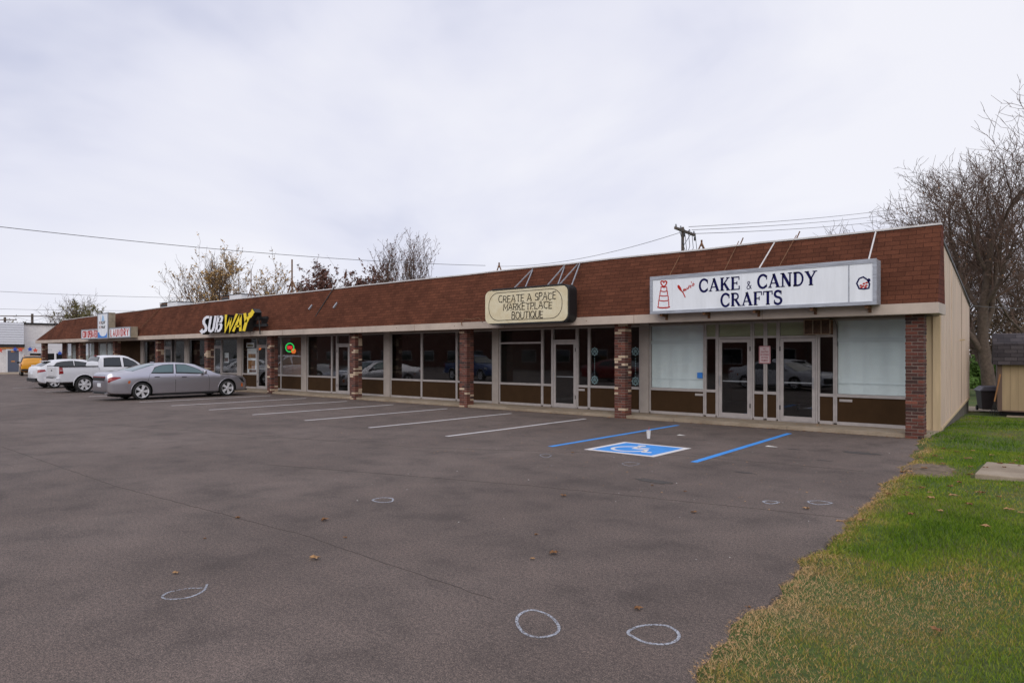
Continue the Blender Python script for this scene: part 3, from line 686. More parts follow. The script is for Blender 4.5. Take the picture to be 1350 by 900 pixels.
# ================================================================== SIGNS
# plain stroke letters in a box 0..w x 0..1 (polylines)
PL = {
 'A': (.8, [[(0, 0), (.4, 1), (.8, 0)], [(.14, .34), (.66, .34)]]),
 'B': (.62, [[(0, 0), (0, 1)], [(0, 1), (.3, 1)] + arc(.3, .77, .24, .23, 90, -90, 8) + [(0, .54)], [(0, .54), (.32, .54)] + arc(.32, .27, .28, .27, 90, -90, 8) + [(0, 0)]]),
 'C': (.75, [arc(.42, .5, .42, .5, 48, 312, 16)]),
 'D': (.72, [[(0, 0), (0, 1)], [(0, 1), (.25, 1)] + arc(.25, .5, .47, .5, 90, -90, 12) + [(0, 0)]]),
 'E': (.6, [[(.6, 1), (0, 1), (0, 0), (.6, 0)], [(0, .52), (.5, .52)]]),
 'F': (.58, [[(.58, 1), (0, 1), (0, 0)], [(0, .52), (.46, .52)]]),
 'G': (.78, [arc(.42, .5, .42, .5, 48, 350, 16) + [(.5, .45)]]),
 'I': (.0, [[(0, 0), (0, 1)]]),
 'K': (.68, [[(0, 0), (0, 1)], [(.62, 1), (0, .42)], [(.2, .6), (.68, 0)]]),
 'L': (.55, [[(0, 1), (0, 0), (.55, 0)]]),
 'M': (.85, [[(0, 0), (0, 1), (.42, .3), (.85, 1), (.85, 0)]]),
 'N': (.72, [[(0, 0), (0, 1), (.72, 0), (.72, 1)]]),
 'O': (.84, [arc(.42, .5, .42, .5, 90, 450, 20)]),
 'P': (.6, [[(0, 0), (0, 1)], [(0, 1), (.32, 1)] + arc(.32, .74, .26, .26, 90, -90, 8) + [(0, .48)]]),
 'Q': (.84, [arc(.42, .5, .42, .5, 90, 450, 20), [(.5, .3), (.86, -.06)]]),
 'R': (.68, [[(0, 0), (0, 1)], [(0, 1), (.34, 1)] + arc(.34, .75, .27, .25, 90, -90, 8) + [(0, .5)], [(.3, .5), (.68, 0)]]),
 'S': (.62, [arc(.32, .75, .28, .25, 30, 250, 10) + arc(.30, .25, .30, .27, 70, -150, 10)]),
 'T': (.72, [[(0, 1), (.72, 1)], [(.36, 1), (.36, 0)]]),
 'U': (.72, [[(0, 1), (0, .34)] + arc(.36, .34, .36, .34, 180, 360, 12) + [(.72, 1)]]),
 'W': (1.0, [[(0, 1), (.26, 0), (.5, .8), (.74, 0), (1.0, 1)]]),
 'Y': (.76, [[(0, 1), (.38, .45), (.76, 1)], [(.38, .45), (.38, 0)]]),
}
SERIF = {  # thick and thin strokes with slab ends
 'C': (.86, [(arc(.44, .5, .40, .47, 40, 320, 18), .17), ([(.77, .62), (.77, .92)], .07), ([(.77, .1), (.77, .3)], .06)]),
 'A': (1.0, [([(.14, .04), (.5, .98)], .10), ([(.46, 1.0), (.84, .04)], .20), ([(.27, .32), (.68, .32)], .08), ([(0, .035), (.32, .035)], .07), ([(.64, .035), (1.02, .035)], .07)]),
 'K': (.95, [([(.2, 0), (.2, 1)], .20), ([(.76, .96), (.28, .42)], .10), ([(.40, .58), (.78, .04)], .19), ([(.04, .035), (.4, .035)], .07), ([(.04, .965), (.4, .965)], .07), ([(.58, .965), (.9, .965)], .07), ([(.6, .035), (.96, .035)], .07)]),
 'E': (.84, [([(.2, 0), (.2, 1)], .20), ([(.04, .955), (.76, .955)], .09), ([(.04, .045), (.78, .045)], .09), ([(.2, .51), (.56, .51)], .09), ([(.755, .74), (.755, .98)], .07), ([(.775, .02), (.775, .3)], .08), ([(.57, .38), (.57, .64)], .07)]),
 'N': (1.0, [([(.2, 0), (.2, 1)], .11), ([(.2, .97), (.8, .03)], .20), ([(.8, 0), (.8, 1)], .11), ([(.02, .035), (.38, .035)], .07), ([(.0, .965), (.3, .965)], .07), ([(.62, .965), (.98, .965)], .07)]),
 'D': (.92, [([(.2, 0), (.2, 1)], .20), ([(.04, .95), (.42, .95)] + arc(.42, .5, .38, .45, 90, -90, 14) + [(.04, .05)], .13)]),
 'Y': (.98, [([(.16, .97), (.5, .45)], .19), ([(.84, .97), (.5, .45)], .10), ([(.5, .5), (.5, 0)], .20), ([(0, .965), (.36, .965)], .07), ([(.64, .965), (1.0, .965)], .07), ([(.32, .035), (.68, .035)], .07)]),
 'R': (.96, [([(.2, 0), (.2, 1)], .20), ([(.04, .955), (.46, .955)] + arc(.46, .73, .24, .225, 90, -90, 10) + [(.25, .505)], .12), ([(.45, .5), (.80, .05)], .18), ([(.04, .035), (.38, .035)], .07), ([(.68, .035), (.98, .035)], .07)]),
 'F': (.82, [([(.2, 0), (.2, 1)], .20), ([(.04, .955), (.76, .955)], .09), ([(.2, .5), (.54, .5)], .09), ([(.755, .72), (.755, .98)], .07), ([(.55, .37), (.55, .63)], .07), ([(.04, .035), (.4, .035)], .07)]),
 'T': (.86, [([(.43, 0), (.43, 1)], .20), ([(.03, .955), (.83, .955)], .09), ([(.05, .72), (.05, .98)], .07), ([(.81, .72), (.81, .98)], .07), ([(.25, .035), (.61, .035)], .07)]),
 'S': (.78, [(arc(.39, .74, .27, .22, 25, 245, 10) + arc(.38, .26, .30, .24, 65, -150, 10), .17), ([(.66, .7), (.66, .96)], .07), ([(.09, .06), (.09, .32)], .07)]),
 '&': (.8, [([(.75, .05), (.25, .72)] + arc(.38, .82, .15, .14, 200, -20, 8) + [(.18, .38)] + arc(.33, .22, .2, .18, 150, 330, 8) + [(.72, .5)], .085)]),
}
def letters(mb, s_, font, x0, x1, z0, z1, fr, wf=1.0, gap=.18, plainw=.1, slant=0.0, jig=0.0, seed=0, ax=1.0):
    f0, f1 = fr; fr = (lambda u, v: f0(u * ax, v)), (lambda u, v: f1(u * ax, v))
    q = random.Random(seed); adv = []; tot = 0
    for c in s_: adv.append(tot); tot += (font[c][0] if c != ' ' else .35) + gap
    tot -= gap; sx = (x1 - x0) / tot; H_ = z1 - z0
    for c, a in zip(s_, adv):
        if c == ' ': continue
        jz = q.uniform(-jig, jig); js = 1 + q.uniform(-jig, jig) * 1.5
        for st in font[c][1]:
            pts, wd = st if isinstance(st, tuple) else (st, plainw)
            mb.ribbon([((x0 + (a + p[0]) * sx + slant * (p[1] - .5) * H_) / ax, z0 + (p[1] * js + jz) * H_) for p in pts], wd * H_ * wf, *fr)
def FY(y, t_=.004): return (lambda u, v: (u, y - t_, v)), (lambda u, v: (u, y + .0005, v))

# --- cake and candy sign
cs = empty('shop_sign', (0, 0, 0), label='long white box sign with navy CAKE CANDY CRAFTS lettering', cat='sign')
X0, X1, Z0, Z1, YF = -6.06, -.58, 2.94, 3.92, -.76
mb = MB(); mb.box(X0, X1, YF + .03, -.34, Z0, Z1); bevel(mb.build('housing', 'sign_frame', cs), .012)
mb = MB(); fw = .085; mb.box(X0 - .01, X1 + .01, YF - .01, YF + .03, Z1 - fw, Z1 + .01); mb.box(X0 - .01, X1 + .01, YF - .01, YF + .03, Z0 - .01, Z0 + fw * .8)
mb.box(X0 - .01, X0 + fw * .8, YF - .01, YF + .03, Z0 + fw * .8, Z1 - fw); mb.box(X1 - fw * .8, X1 + .01, YF - .01, YF + .03, Z0 + fw * .8, Z1 - fw)
mb.box(X0 + .1, X1 - .1, YF - .013, YF - .0101, Z1 - .045, Z1 - .038); bevel(mb.build('frame', 'sign_frame', cs), .008)
a, c = X0 + fw * .8, X1 - fw * .8; zb, zt = Z0 + fw * .8, Z1 - fw
mb = MB(); sx1 = on_y(886, 390, YF).x; sx2 = on_y(1119, 360, YF).x; sxm = on_y(977, 380, YF).x
for u, v in ((a, sx1), (sx1, sxm), (sxm, sx2), (sx2, c)): mb.box(u + .002, v - .002, YF + .005, YF + .03, zb, zt)
mb.build('face', 'sign_white', cs)
boxo('seam', 'sign_frame', cs, sx2 - .014, sx2 + .014, YF + .001, YF + .005, zb, zt)
fr = FY(YF + .004)
def zx(px, py): p = on_y(px, py, YF); return p.x, p.z
mb = MB()
xa, xb = on_y(922, 380, YF).x, on_y(975.5, 380, YF).x; letters(mb, 'CAKE', SERIF, xa, xb, 3.435, 3.765, fr, gap=.03, wf=.95)
xa, xb = on_y(999, 380, YF).x, on_y(1077, 380, YF).x; letters(mb, 'CANDY', SERIF, xa, xb, 3.435, 3.765, fr, gap=.04, wf=.95)
xa, xb = on_y(950.5, 380, YF).x, on_y(1031.5, 380, YF).x; letters(mb, 'CRAFTS', SERIF, xa, xb, 3.035, 3.365, fr, gap=.06, wf=.95)
xa, xb = on_y(983.5, 380, YF).x, on_y(991, 380, YF).x; letters(mb, '&', SERIF, xa, xb, 3.43, 3.63, fr)
mb.build('lettering', 'navy', cs)
mb = MB()  # red script with a spoon for the first letter
def SP(x, y): return zx(860 + x / 13.5, 355 + y / 13.5)
mb.prism([SP(*p) for p in [(445, 290), (460, 275), (485, 290), (510, 330), (525, 375), (522, 392), (505, 388), (475, 360), (450, 325)]], *fr)
for P, w_ in (([(520, 385), (545, 410), (565, 455), (585, 500)], .026), ([(540, 405), (560, 375), (590, 345)], .016), ([(570, 345), (552, 360), (556, 385), (575, 380), (590, 350), (592, 375), (602, 372)], .018),
              ([(602, 372), (618, 325), (628, 352), (640, 345)], .016), ([(640, 345), (645, 290), (650, 330), (668, 285), (680, 290), (680, 325), (692, 318)], .018), ([(690, 215), (700, 245)], .014),
              ([(700, 300), (728, 235), (722, 262), (745, 262), (735, 290), (712, 290)], .018)):
    mb.ribbon([SP(*p) for p in P], w_, *fr)
mb.build('script_lettering', 'sign_red', cs)
mb = MB()  # tiered cake outline with a heart on top
for y_, xl, xr in ((315, 150, 258), (392, 138, 270), (472, 122, 285), (560, 104, 297)): mb.ribbon([SP(xl, y_ - 8), SP((xl + xr) / 2, y_ + 5), SP(xr, y_ - 8)], .026, *fr)
mb.ribbon([SP(88, 668), SP(130, 682), SP(195, 684), SP(270, 680), SP(312, 665)], .034, *fr)
for xl, xr, ya, yb in ((155, 255, 320, 375), (140, 266, 388, 450), (125, 280, 476, 545), (112, 290, 570, 655)): mb.ribbon([SP(xl, ya), SP(xl - 6, yb)], .024, *fr); mb.ribbon([SP(xr, ya), SP(xr + 4, yb)], .024, *fr)
mb.ribbon([SP(*p) for p in [(205, 232), (190, 212), (165, 208), (150, 225), (155, 255), (180, 290), (203, 306), (228, 290), (250, 255), (256, 225), (240, 208), (218, 212)]], .034, *fr, closed=True)
mb.build('cake_drawing', 'sign_red', cs)
def SQ(x, y): return zx(850 + x / 4.09, 330 + y / 4.09)
mb = MB(); mb.ribbon([SQ(*p) for p in [(1143, 178), (1156, 152), (1178, 143), (1200, 158), (1212, 180), (1208, 204), (1180, 208), (1156, 206)]], .03, *fr, closed=True)
mb.prism([SQ(*p) for p in [(1200, 158), (1207, 150), (1216, 154), (1217, 164), (1210, 170), (1203, 167)]], *fr); mb.build('candy_bag_drawing', 'navy', cs)
mb = MB()
for x, y in ((1165, 190), (1182, 180), (1197, 175), (1178, 194), (1195, 190), (1168, 201), (1190, 200)): mb.ribbon([SQ(x - 6, y + 2), SQ(x, y - 2), SQ(x + 6, y)], .03, *fr)
mb.build('candy_drawing', 'sign_red', cs)
mb = MB()
for px in (876, 932, 998, 1073, 1145): x = on_y(px, 410, -.5).x; mb = MB(); mb.box(x - .03, x + .03, -.70, -.402, 2.86, 2.94); mb.box(x - .03, x + .03, -.40, -.365, 2.78, 2.94); mb.build('bracket', 'rust', cs)
mb = MB()
for p0, p1, m_ in (((1000, 355), (1022, 318), 0), ((1145, 341), (1155, 304), 0)):
    A = on_y(*p0, -.55); A.z = Z1; Bq = on_y(*p1, .4); MB().tube([A, Bq], .018, 6).build('brace_rod', 'white_coping', cs)
mb = MB()
for p0, p1 in (((952, 357), (974, 318)), ((1024, 349), (1050, 310)), ((880, 363), (899, 332))):
    A = on_y(*p0, -.38); A.z = Z1 - .05; Bq = on_y(*p1, .45); MB().tube([A, Bq], .011, 6).build('guy_wire', 'rust', cs)

# --- cream rounded boutique sign
bs = empty('shop_sign', (0, 0, 0), label='rounded cream sign with thin dark boutique lettering and black rim', cat='sign')
YF = -.80; A = on_y(640, 405, YF).x; C_ = on_y(750, 400, YF).x; Z0, Z1 = 2.80, 3.93
def frr(y0, y1): return (lambda u, v: (u, y0, v)), (lambda u, v: (u, y1, v))
o = fixn(MB().prism(rrect(A + .05, C_ - .01, Z0, Z1, .20), *frr(YF + .02, -.37)).build('housing', 'black_plastic', bs)); bevel(o, .01)
o = fixn(MB().prism(rrect(A, C_ - .05, Z0 + .04, Z1 - .04, .20), *frr(YF - .01, YF + .02)).build('face', 'sign_cream', bs))
mb = MB(); mb.box(A + .32, C_ - .2, YF - .03, YF + .03, Z1 - .04, Z1 + .01); mb.box(A + .32, C_ - .2, YF - .03, YF + .03, Z0 - .01, Z0 + .04); bevel(mb.build('frame', 'black_plastic', bs), .006)
fr = FY(YF - .010)
mb = MB(); mb.ribbon(rrect(A + .16, C_ - .24, Z0 + .13, Z1 - .12, .40, 10), .018, *fr, closed=True); mb.build('oval_outline', 'ink', bs)
def bx(px): return on_y(px, 400, YF - .01).x
mb = MB()
for s_, p0, p1, z0, z1 in (('CREATE', 657.5, 691, 3.50, 3.70), ('A', 695, 701, 3.50, 3.70), ('SPACE', 705.5, 733, 3.50, 3.70), ('MARKETPLACE', 664, 728, 3.235, 3.435), ('BOUTIQUE', 675, 716, 2.97, 3.17)):
    letters(mb, s_, PL, bx(p0), bx(p1), z0, z1, fr, gap=.22, plainw=.115, jig=.07, seed=len(s_), slant=.06, ax=1.25)
    q = random.Random(4)
    for i in range(len(s_) * 2): # small hooks that make the lettering look hand drawn
        x = bx(p0) + (bx(p1) - bx(p0)) * (i + .5) / (len(s_) * 2); z = z0 if i % 2 else z1
        mb.ribbon([(x - .022, z - .01), (x + .004, z + .006), (x + .02, z - .012)], .013, *fr)
mb.build('lettering', 'ink', bs)
mb = MB()
for p0, p1 in (((676, 375), (704, 353)), ((692, 374), (703, 354)), ((720, 371), (746, 348)), ((735, 369.5), (745, 350)), ((736, 369), (763, 347)), ((754, 371), (765, 346))):
    A_ = on_y(*p0, -.55); A_.z = Z1 - .02; Bq = on_y(*p1, .4); MB().tube([A_, Bq], .022, 4).build('brace_rod', 'grey_metal', bs)
mb = MB(); P = [on_y(*p, -.39) for p in ((609, 429), (608, 424), (613, 420), (622, 421), (631, 419), (636, 424))]; mb.tube(P, .014, 6); mb.build('conduit', 'rust', bs)

# --- sandwich shop sign: deep channel letters
ss = empty('channel_letter_sign', (0, 0, 0), label='white and yellow SUBWAY channel letters with arrow ends', cat='sign')
YF = -.86
def FZ(px): return on_y(px, 430, YF).x
SX0, SX1 = FZ(264.5), FZ(334.5); SZ0 = 2.93; SH = .86
def sub(pts): return [(p[0] * 70, p[1] * 24) for p in pts]
def frs(y0, y1): return (lambda u, v: (SX0 + u / 70 * (SX1 - SX0), y0, SZ0 + v / 24 * SH)), (lambda u, v: (SX0 + u / 70 * (SX1 - SX0), y1, SZ0 + v / 24 * SH))
def slant(pts, k_=.06): return [(p[0] + k_ * (p[1] - .5), p[1]) for p in pts]
# letters in sign units: x 0..1 over the whole sign, height 0..1
white = [slant([(.03, .10), (.09, .08), (.125, .16), (.125, .30), (.10, .44), (.065, .56), (.05, .70), (.065, .86), (.10, .93), (.15, .92)]),
         slant([(.185, .97), (.185, .28), (.20, .13), (.235, .08), (.265, .14), (.275, .28), (.275, .97)]),
         slant([(.335, .03), (.335, .97)]), slant([(.335, .90), (.39, .90), (.41, .82), (.41, .66), (.39, .56), (.345, .54)]), slant([(.345, .52), (.395, .50), (.42, .40), (.42, .22), (.395, .10), (.335, .09)])]
whw = [.056, .050, .050, .044, .048]
yel = [slant([(.475, .99), (.515, .04), (.575, .80)]), slant([(.575, .80), (.60, .04), (.675, .99)]), slant([(.665, .02), (.745, .93)]), slant([(.745, .93), (.795, .02)]), slant([(.69, .30), (.785, .30)]),
       slant([(.815, .99), (.865, .50)]), slant([(.855, .02), (.87, .50), (.90, .75), (.95, .90)])]
ylw = [.046, .046, .047, .047, .038, .052, .056]
def chan(strokes, wds, extra, mface, nm):
    back = MB(); face = MB(); Wt = SX1 - SX0
    for st, w_ in zip(strokes, wds):
        back.ribbon(sub(st), w_ * 62 * 1.10, *frs(YF + .006, -.50)); face.ribbon(sub(st), w_ * 62, *frs(YF - .004, YF + .006))
    for poly in extra: back.prism(sub(poly), *frs(YF + .006, -.50)); c_ = [sum(p[0] for p in poly) / len(poly), sum(p[1] for p in poly) / len(poly)]; face.prism(sub([((p[0] - c_[0]) * .94 + c_[0], (p[1] - c_[1]) * .94 + c_[1]) for p in poly]), *frs(YF - .006, YF + .006))
    fixn(back.build(nm + '_returns', 'black_plastic', ss)); fixn(face.build(nm + '_faces', mface, ss))
chan(white, whw, [[(-.025, .12), (.035, .28), (.045, .18), (.06, .17), (.06, .02), (.045, .02), (.035, -.08)]], 'sub_white', 'white_letter')
chan(yel, ylw, [[(.905, .98), (.945, .72), (.955, .80), (1.01, .96), (.985, 1.30), (.96, 1.02)][:0] or [(.895, .92), (.955, .70), (1.015, 1.00), (.975, 1.20), (.955, 1.06)]], 'sub_yellow', 'yellow_letter')
mb = MB(); mb.box(SX0 + .1, SX1 + .5, -.50, -.42, 3.15, 3.27); mb.box(SX0 + .1, SX1 + .5, -.50, -.42, 3.5, 3.6)
for u in (.3, 2.2, 4.2, 5.2): mb.box(SX0 + u, SX0 + u + .05, -.45, -.10, 3.15, 3.6)
mb.build('raceway', 'black_plastic', ss)
mb = MB(); x = on_y(333, 430, -.55).x
mb.box(x + .05, x + .55, -.62, -.40, 3.45, 3.75); mb.tube([(x + .5, -.5, 3.5), (x + .55, -.5, 3.1), (x + .5, -.45, 2.8)], .03, 6); mb.build('floodlight', 'dark_metal', ss)

# --- laundry signs
YF = -.80
def LX(px): return on_y(px, 435, YF).x
def signbox(name, px0, px1, z0, z1, label, depth=.66, side='sign_tan_side', yf=YF):
    s_ = empty(name, (0, 0, 0), label=label, cat='sign'); a, c = LX(px0), LX(px1)
    bevel(MB().box(a, c, yf + .04, yf + depth - .22, z0, z1).build('housing', side, s_), .01)
    mb = MB(); t_ = .07; mb.box(a, c, yf, yf + .04, z0, z0 + t_); mb.box(a, c, yf, yf + .04, z1 - t_, z1); mb.box(a, a + t_, yf, yf + .04, z0 + t_, z1 - t_); mb.box(c - t_, c, yf, yf + .04, z0 + t_, z1 - t_)
    mb.build('frame', 'grey_metal', s_); MB().box(a + t_, c - t_, yf + .012, yf + .04, z0 + t_, z1 - t_).build('face', 'sign_white', s_)
    return s_, a, c
s1, a, c = signbox('laundry_sign', 107, 129.6, 2.86, 3.52, 'long white COIN OPERATED sign with red lettering left of the tall panel')
mb = MB(); letters(mb, 'COIN OPERATED', PL, a + .25, c - .2, 2.98, 3.40, FY(YF + .012, .006), gap=.3, plainw=.12, ax=1.7); mb.build('lettering', 'sign_red', s1)
s2, a, c = signbox('laundry_sign', 143.6, 171.5, 2.86, 3.52, 'white LAUNDRY box sign with spaced red letters', )
mb = MB(); letters(mb, 'LAUNDRY', PL, a + .28, c - .28, 2.98, 3.40, FY(YF + .012, .006), gap=.55, plainw=.13, ax=1.9); mb.build('lettering', 'sign_red', s2)
s3, a, c = signbox('laundry_sign', 129.8, 143.5, 2.84, 4.50, 'tall white and blue panel standing between the two laundry signs', yf=YF - .06)
f3 = FY(YF - .048, .006); xm = (a + c) / 2; wd = c - a
fixn(MB().prism([(a + .07, 2.91), (c - .16, 2.91), (c - .16, 3.28)] + [(xm + .05 + (wd * .36) * math.cos(R(t_)), 3.26 - .26 * math.sin(R(t_))) for t_ in range(0, 181, 15)] + [(a + .07, 3.28)], *f3).build('blue_wave', 'strong_blue', s3))
fixn(MB().prism([(xm - .2, 3.98), (xm - .02, 4.36), (xm + .12, 4.3), (xm + .3, 3.98)], *f3).build('pale_drop', 'sky_blue', s3))
q = random.Random(8); mb = MB()
for z in (3.80, 3.52):
    for i in range(7):
        x = a + .3 + i * (wd - .75) / 7
        mb.ribbon([(x, z), (x, z + .17)], .045, *f3)
        mb.ribbon([(x, z + q.choice((0, .08, .17))), (x + .13, z + q.choice((0, .08, .17)))], .04, *f3)
mb.build('lettering', 'ink', s3)
mb = MB(); [mb.ribbon([(a + .34, z), (a + .62, z)], .14, *FY(YF - .05, .006)) for z in (3.87, 3.6)]; mb.ribbon([(a + .5, 3.98), (a + .5, 4.25)], .05, *f3); mb.build('red_mark', 'notice_pink', s3)

# neon sign and orange lamps behind the sandwich shop glass
p = on_y(382, 458, 1.34)
ne = empty('neon_sign', tuple(p), label='green oval neon ring with red word in shop window', cat='neon sign')
mat('neon_green', (.02, .5, .1), emit=(.02, .62, .12), es=1.1); mat('neon_red', (.6, .03, .03), emit=(.85, .03, .04), es=1.0); mat('lamp_orange', (.6, .15, .03), emit=(.8, .17, .03), es=.9)
mb = MB(); mb.tube([(.36 * math.cos(6.283 * i / 28), 0, .21 * math.sin(6.283 * i / 28)) for i in range(29)], .024, 8, False); mb.build('oval_tube', 'neon_green', ne)
text_obj('open_word', 'OPEN', 'neon_red', ne, -.22, .22, -.085, .085, .004, .02, .03)
boxo('back_plate', 'black_plastic', ne, -.30, .30, .02, .03, -.17, .17)
for px, py, lb in ((341.5, 458, 'glowing orange lantern hanging in the sandwich shop window'), (387, 462.5, 'small glowing orange lantern below the neon ring')):
    p = on_y(px, py, 1.42); ln = empty('lantern', tuple(p), label=lb, cat='lantern', group='orange lanterns in windows')
    mb = MB(); mb.lathe([(.0, -.13), (.07, -.12), (.11, -.05), (.115, .03), (.08, .10), (.0, .13)], n=16); o = mb.build('glow_body', 'lamp_orange', ln, smooth=True)
    mb = MB(); mb.tube([(0, 0, .12), (0, 0, .45)], .006, 5); mb.build('cord', 'black_plastic', ln)
# posters in that window
def poster(px0, px1, py0, py1, lb, bands):
    P0 = on_y(px0, py1, 1.36); P1 = on_y(px1, py0, 1.36); ps = empty('poster', (P0.x, 1.36, P0.z), label=lb, cat='poster'); W_, H_ = P1.x - P0.x, P1.z - P0.z
    boxo('sheet', 'sign_white', ps, 0, W_, 0, .006, 0, H_)
    for m_, a, b_, c, d_ in bands: boxo('print', m_, ps, a * W_, b_ * W_, -.002, 0, c * H_, d_ * H_)
poster(326, 339, 459, 492, 'tall white poster with orange pictures in the sandwich shop window', [('leaf_brown', .1, .85, .62, .78), ('leaf_brown', .08, .8, .18, .52), ('leaf_rust', .2, .9, .05, .15)])
poster(325, 335, 451.5, 458, 'small pale poster near the top of the sandwich shop window', [('leaf_olive', .1, .9, .2, .6)])
poster(296, 301.5, 465, 478, 'small white poster low in the left sandwich shop window', [('leaf_rust', .1, .9, .1, .5)])
boxo('interior_warm', 'interior_warm', B, -33.8, -28.9, 3.2, 3.3, .12, 2.9)

# ================================================================== ROOF EQUIPMENT
def rooftop_unit(px0, px1, py0, py1, y, lb, mt='white_gloss', dark=.45):
    P0 = on_y(px0, py1, y); P1 = on_y(px1, py0, y); h = P1.z - 4.0; W_ = P1.x - P0.x
    u = empty('rooftop_unit', (P0.x, y, 4.0), label=lb, cat='rooftop unit', group='metal units on the flat roof')
    bevel(MB().box(W_ * dark, W_, 0, 1.1, 0, h).build('casing', mt, u), .02)
    bevel(MB().box(0, W_ * dark, .02, 1.1, 0, h - .03).build('hood', 'rust', u), .01)
    mb = MB(); mb.box(-.02, W_ + .05, -.02, 1.12, h, h + .03); mb.box(W_ * .08, W_ * dark * .9, -.004, .02, h * .6, h * .93); mb.build('lid', 'dark_metal', u)
rooftop_unit(210.5, 233, 397.5, 405, 3.0, 'low pale rooftop unit with rusty hood, further left')
rooftop_unit(290, 318, 387.5, 397, 3.0, 'larger pale rooftop unit with rusty hood, nearer')
def mast(px, ytop, ybase, y, lb, brace=True, r_=.03, extra=None):
    P = on_y(px, ybase, y); T = on_y(px, ytop, y); ms_ = empty('antenna_mast', (P.x, y, 4.0), label=lb, cat='mast'); h = T.z - 4
    MB().tube([(0, 0, 0), (0, 0, h)], r_, 8).build('pole', 'wood_pole' if r_ > .04 else 'rust', ms_)
    if brace:
        mb = MB(); [mb.tube([(dx, 0, 0), (0, 0, h * .62)], r_ * .8, 6) for dx in (-1.1, 1.3)]; mb.tube([(0, 1.0, 0), (0, 0, h * .6)], r_ * .8, 6); mb.build('leg', 'rust', ms_)
    if extra: extra(ms_, h)
    return ms_
mast(385, 342, 385, 2.5, 'tall thin rusty mast on a tripod above the roof', True, .04)
mast(331, 356, 392, 2.5, 'shorter dark mast beside the yellow leaved tree', True, .025)
mast(397, 374, 384, 2.5, 'short grey vent pipe right of the tall mast', False, .06)
def tripod(px, ytop, ybase, y, lb):
    P = on_y(px, ybase, y); T = on_y(px, ytop, y); u = empty('roof_tripod', (P.x, y, 4.2), label=lb, cat='tripod', group='small metal tripods on the roof'); h = T.z - 4.2
    mb = MB(); [mb.tube([(dx, dy, 0), (0, 0, h)], .022, 6) for dx, dy in ((-.45, 0), (.42, 0), (.05, .5))]; mb.tube([(-.16, 0, h * .75), (.15, 0, h * .75)], .014, 5); mb.tube([(0, 0, h - .1), (0, 0, h + .08)], .028, 6); mb.build('legs', 'rust', u)
tripod(658, 349, 356, 1.6, 'small metal tripod on the roof left of the cream sign'); tripod(925, 320, 327, 1.6, 'small metal tripod on the roof right of the utility pole')
for px, y0, y1, lb in ((974, 315, 322, 'short rusty rod above the word cake'), (1048, 309, 315, 'short rusty rod above the word candy')):
    P = on_y(px, y1, .5); u = empty('roof_anchor', (P.x, .5, 4.6), label=lb, cat='anchor rod', group='anchor rods along the roof edge'); MB().tube([(-.05, 0, -.05), (.12, 0, .32)], .016, 6).build('rod', 'rust', u); MB().tube([(-.12, 0, .1), (.12, 0, .1)], .03, 6).build('clamp', 'rust', u)
mb = MB()
for px, y0, y1 in ((441, 378, 410), ): A_ = on_y(441, 378, .33); Bq = on_y(416, 417, -.12); mb.tube([A_, Bq], .02, 6)
tag(mb.build('roof_cable', 'dark_metal'), 'dark cable running down the shingles right of the tall mast', 'cable')
mb = MB(); mb.tube([on_y(211, 406, .30), on_y(186, 432, -.25)], .02, 6); tag(mb.build('roof_cable', 'rust'), 'rusty cable down the shingles right of the laundry sign', 'cable')
for a_, b_, lb in (((408.5, 408), (413, 402), 'left short grey strip on shingles beside the dark cable'), ((441, 406), (446, 399), 'right short grey strip on shingles beside the dark cable')):
    A_, Bq = on_y(*a_, .02), on_y(*b_, .14); A_.y -= .05; Bq.y -= .05; tag(MB().tube([A_, Bq], .045, 4).build('metal_strip', 'grey_metal'), lb, 'metal strip', 'grey strips on the shingles')

# ================================================================== POLES AND WIRES
def utility_pole(px, ytop, depth, lb, arms=((0, 0),), h_arm=2.4, ang=0.0, r_=.13, xf=False):
    T = at(px, ytop, depth); u = empty('utility_pole', (T.x, T.y, -.3), ang, label=lb, cat='utility pole', group='wooden utility poles'); h = T.z + .3
    MB().tube([(0, 0, 0), (0, 0, h)], [r_ * 1.3, r_], 10).build('pole', 'wood_pole', u)
    for k_, (dz, dw) in enumerate(arms):
        z = h - .25 - dz; hw = (h_arm + dw) / 2
        a_ = MB().box(-hw, hw, -r_ - .12, -r_ - .01, z - .06, z + .06).build('crossarm', 'wood_pole', u)
        mb = MB()
        for x in (-hw + .12, -hw * .45, hw * .45, hw - .12): mb.lathe([(0, 0), (.05, .01), (.06, .06), (.03, .09), (.05, .13), (0, .17)], Matrix.Translation((x, -r_ - .06, z + .06)), 8)
        mb.build('insulator', 'grey_metal', a_)
        mb = MB(); [mb.tube([(sx * hw * .55, -r_ - .06, z - .05), (0, -r_ * .9, z - .7)], .02, 5) for sx in (-1, 1)]; mb.build('brace', 'grey_metal', a_)
    return u, T
up, T1 = utility_pole(900, 299.5, 36, 'weathered wooden utility pole with angled crossarm behind the roof', ((0, 0),), 2.7, YAW + R(54), .075)
mb = MB(); q = random.Random(3); ph = T1.z + .3
for k_ in range(5):
    x = -1.0 + .5 * k_; mb.tube([(x, -.3, ph - .2), (x + .1, -.35, ph - .9 - .3 * q.random()), (.1, -.2, ph - 1.5)], .016, 5)
for x in (-.7, .8): mb.lathe([(0, 0), (.06, .02), (.06, .2), (0, .24)], Matrix.Translation((x, -.36, ph - .65)), 8)
mb.build('hardware', 'dark_metal', up)
utility_pole(42.5, 413.5, 95, 'far left utility pole with long crossarm above the white building', ((.1, 0),), 8.5, YAW + R(8), .16)
utility_pole(6.5, 418, 90, 'utility pole at the far left edge behind the white building', ((.1, 0),), 3.4, YAW, .14)
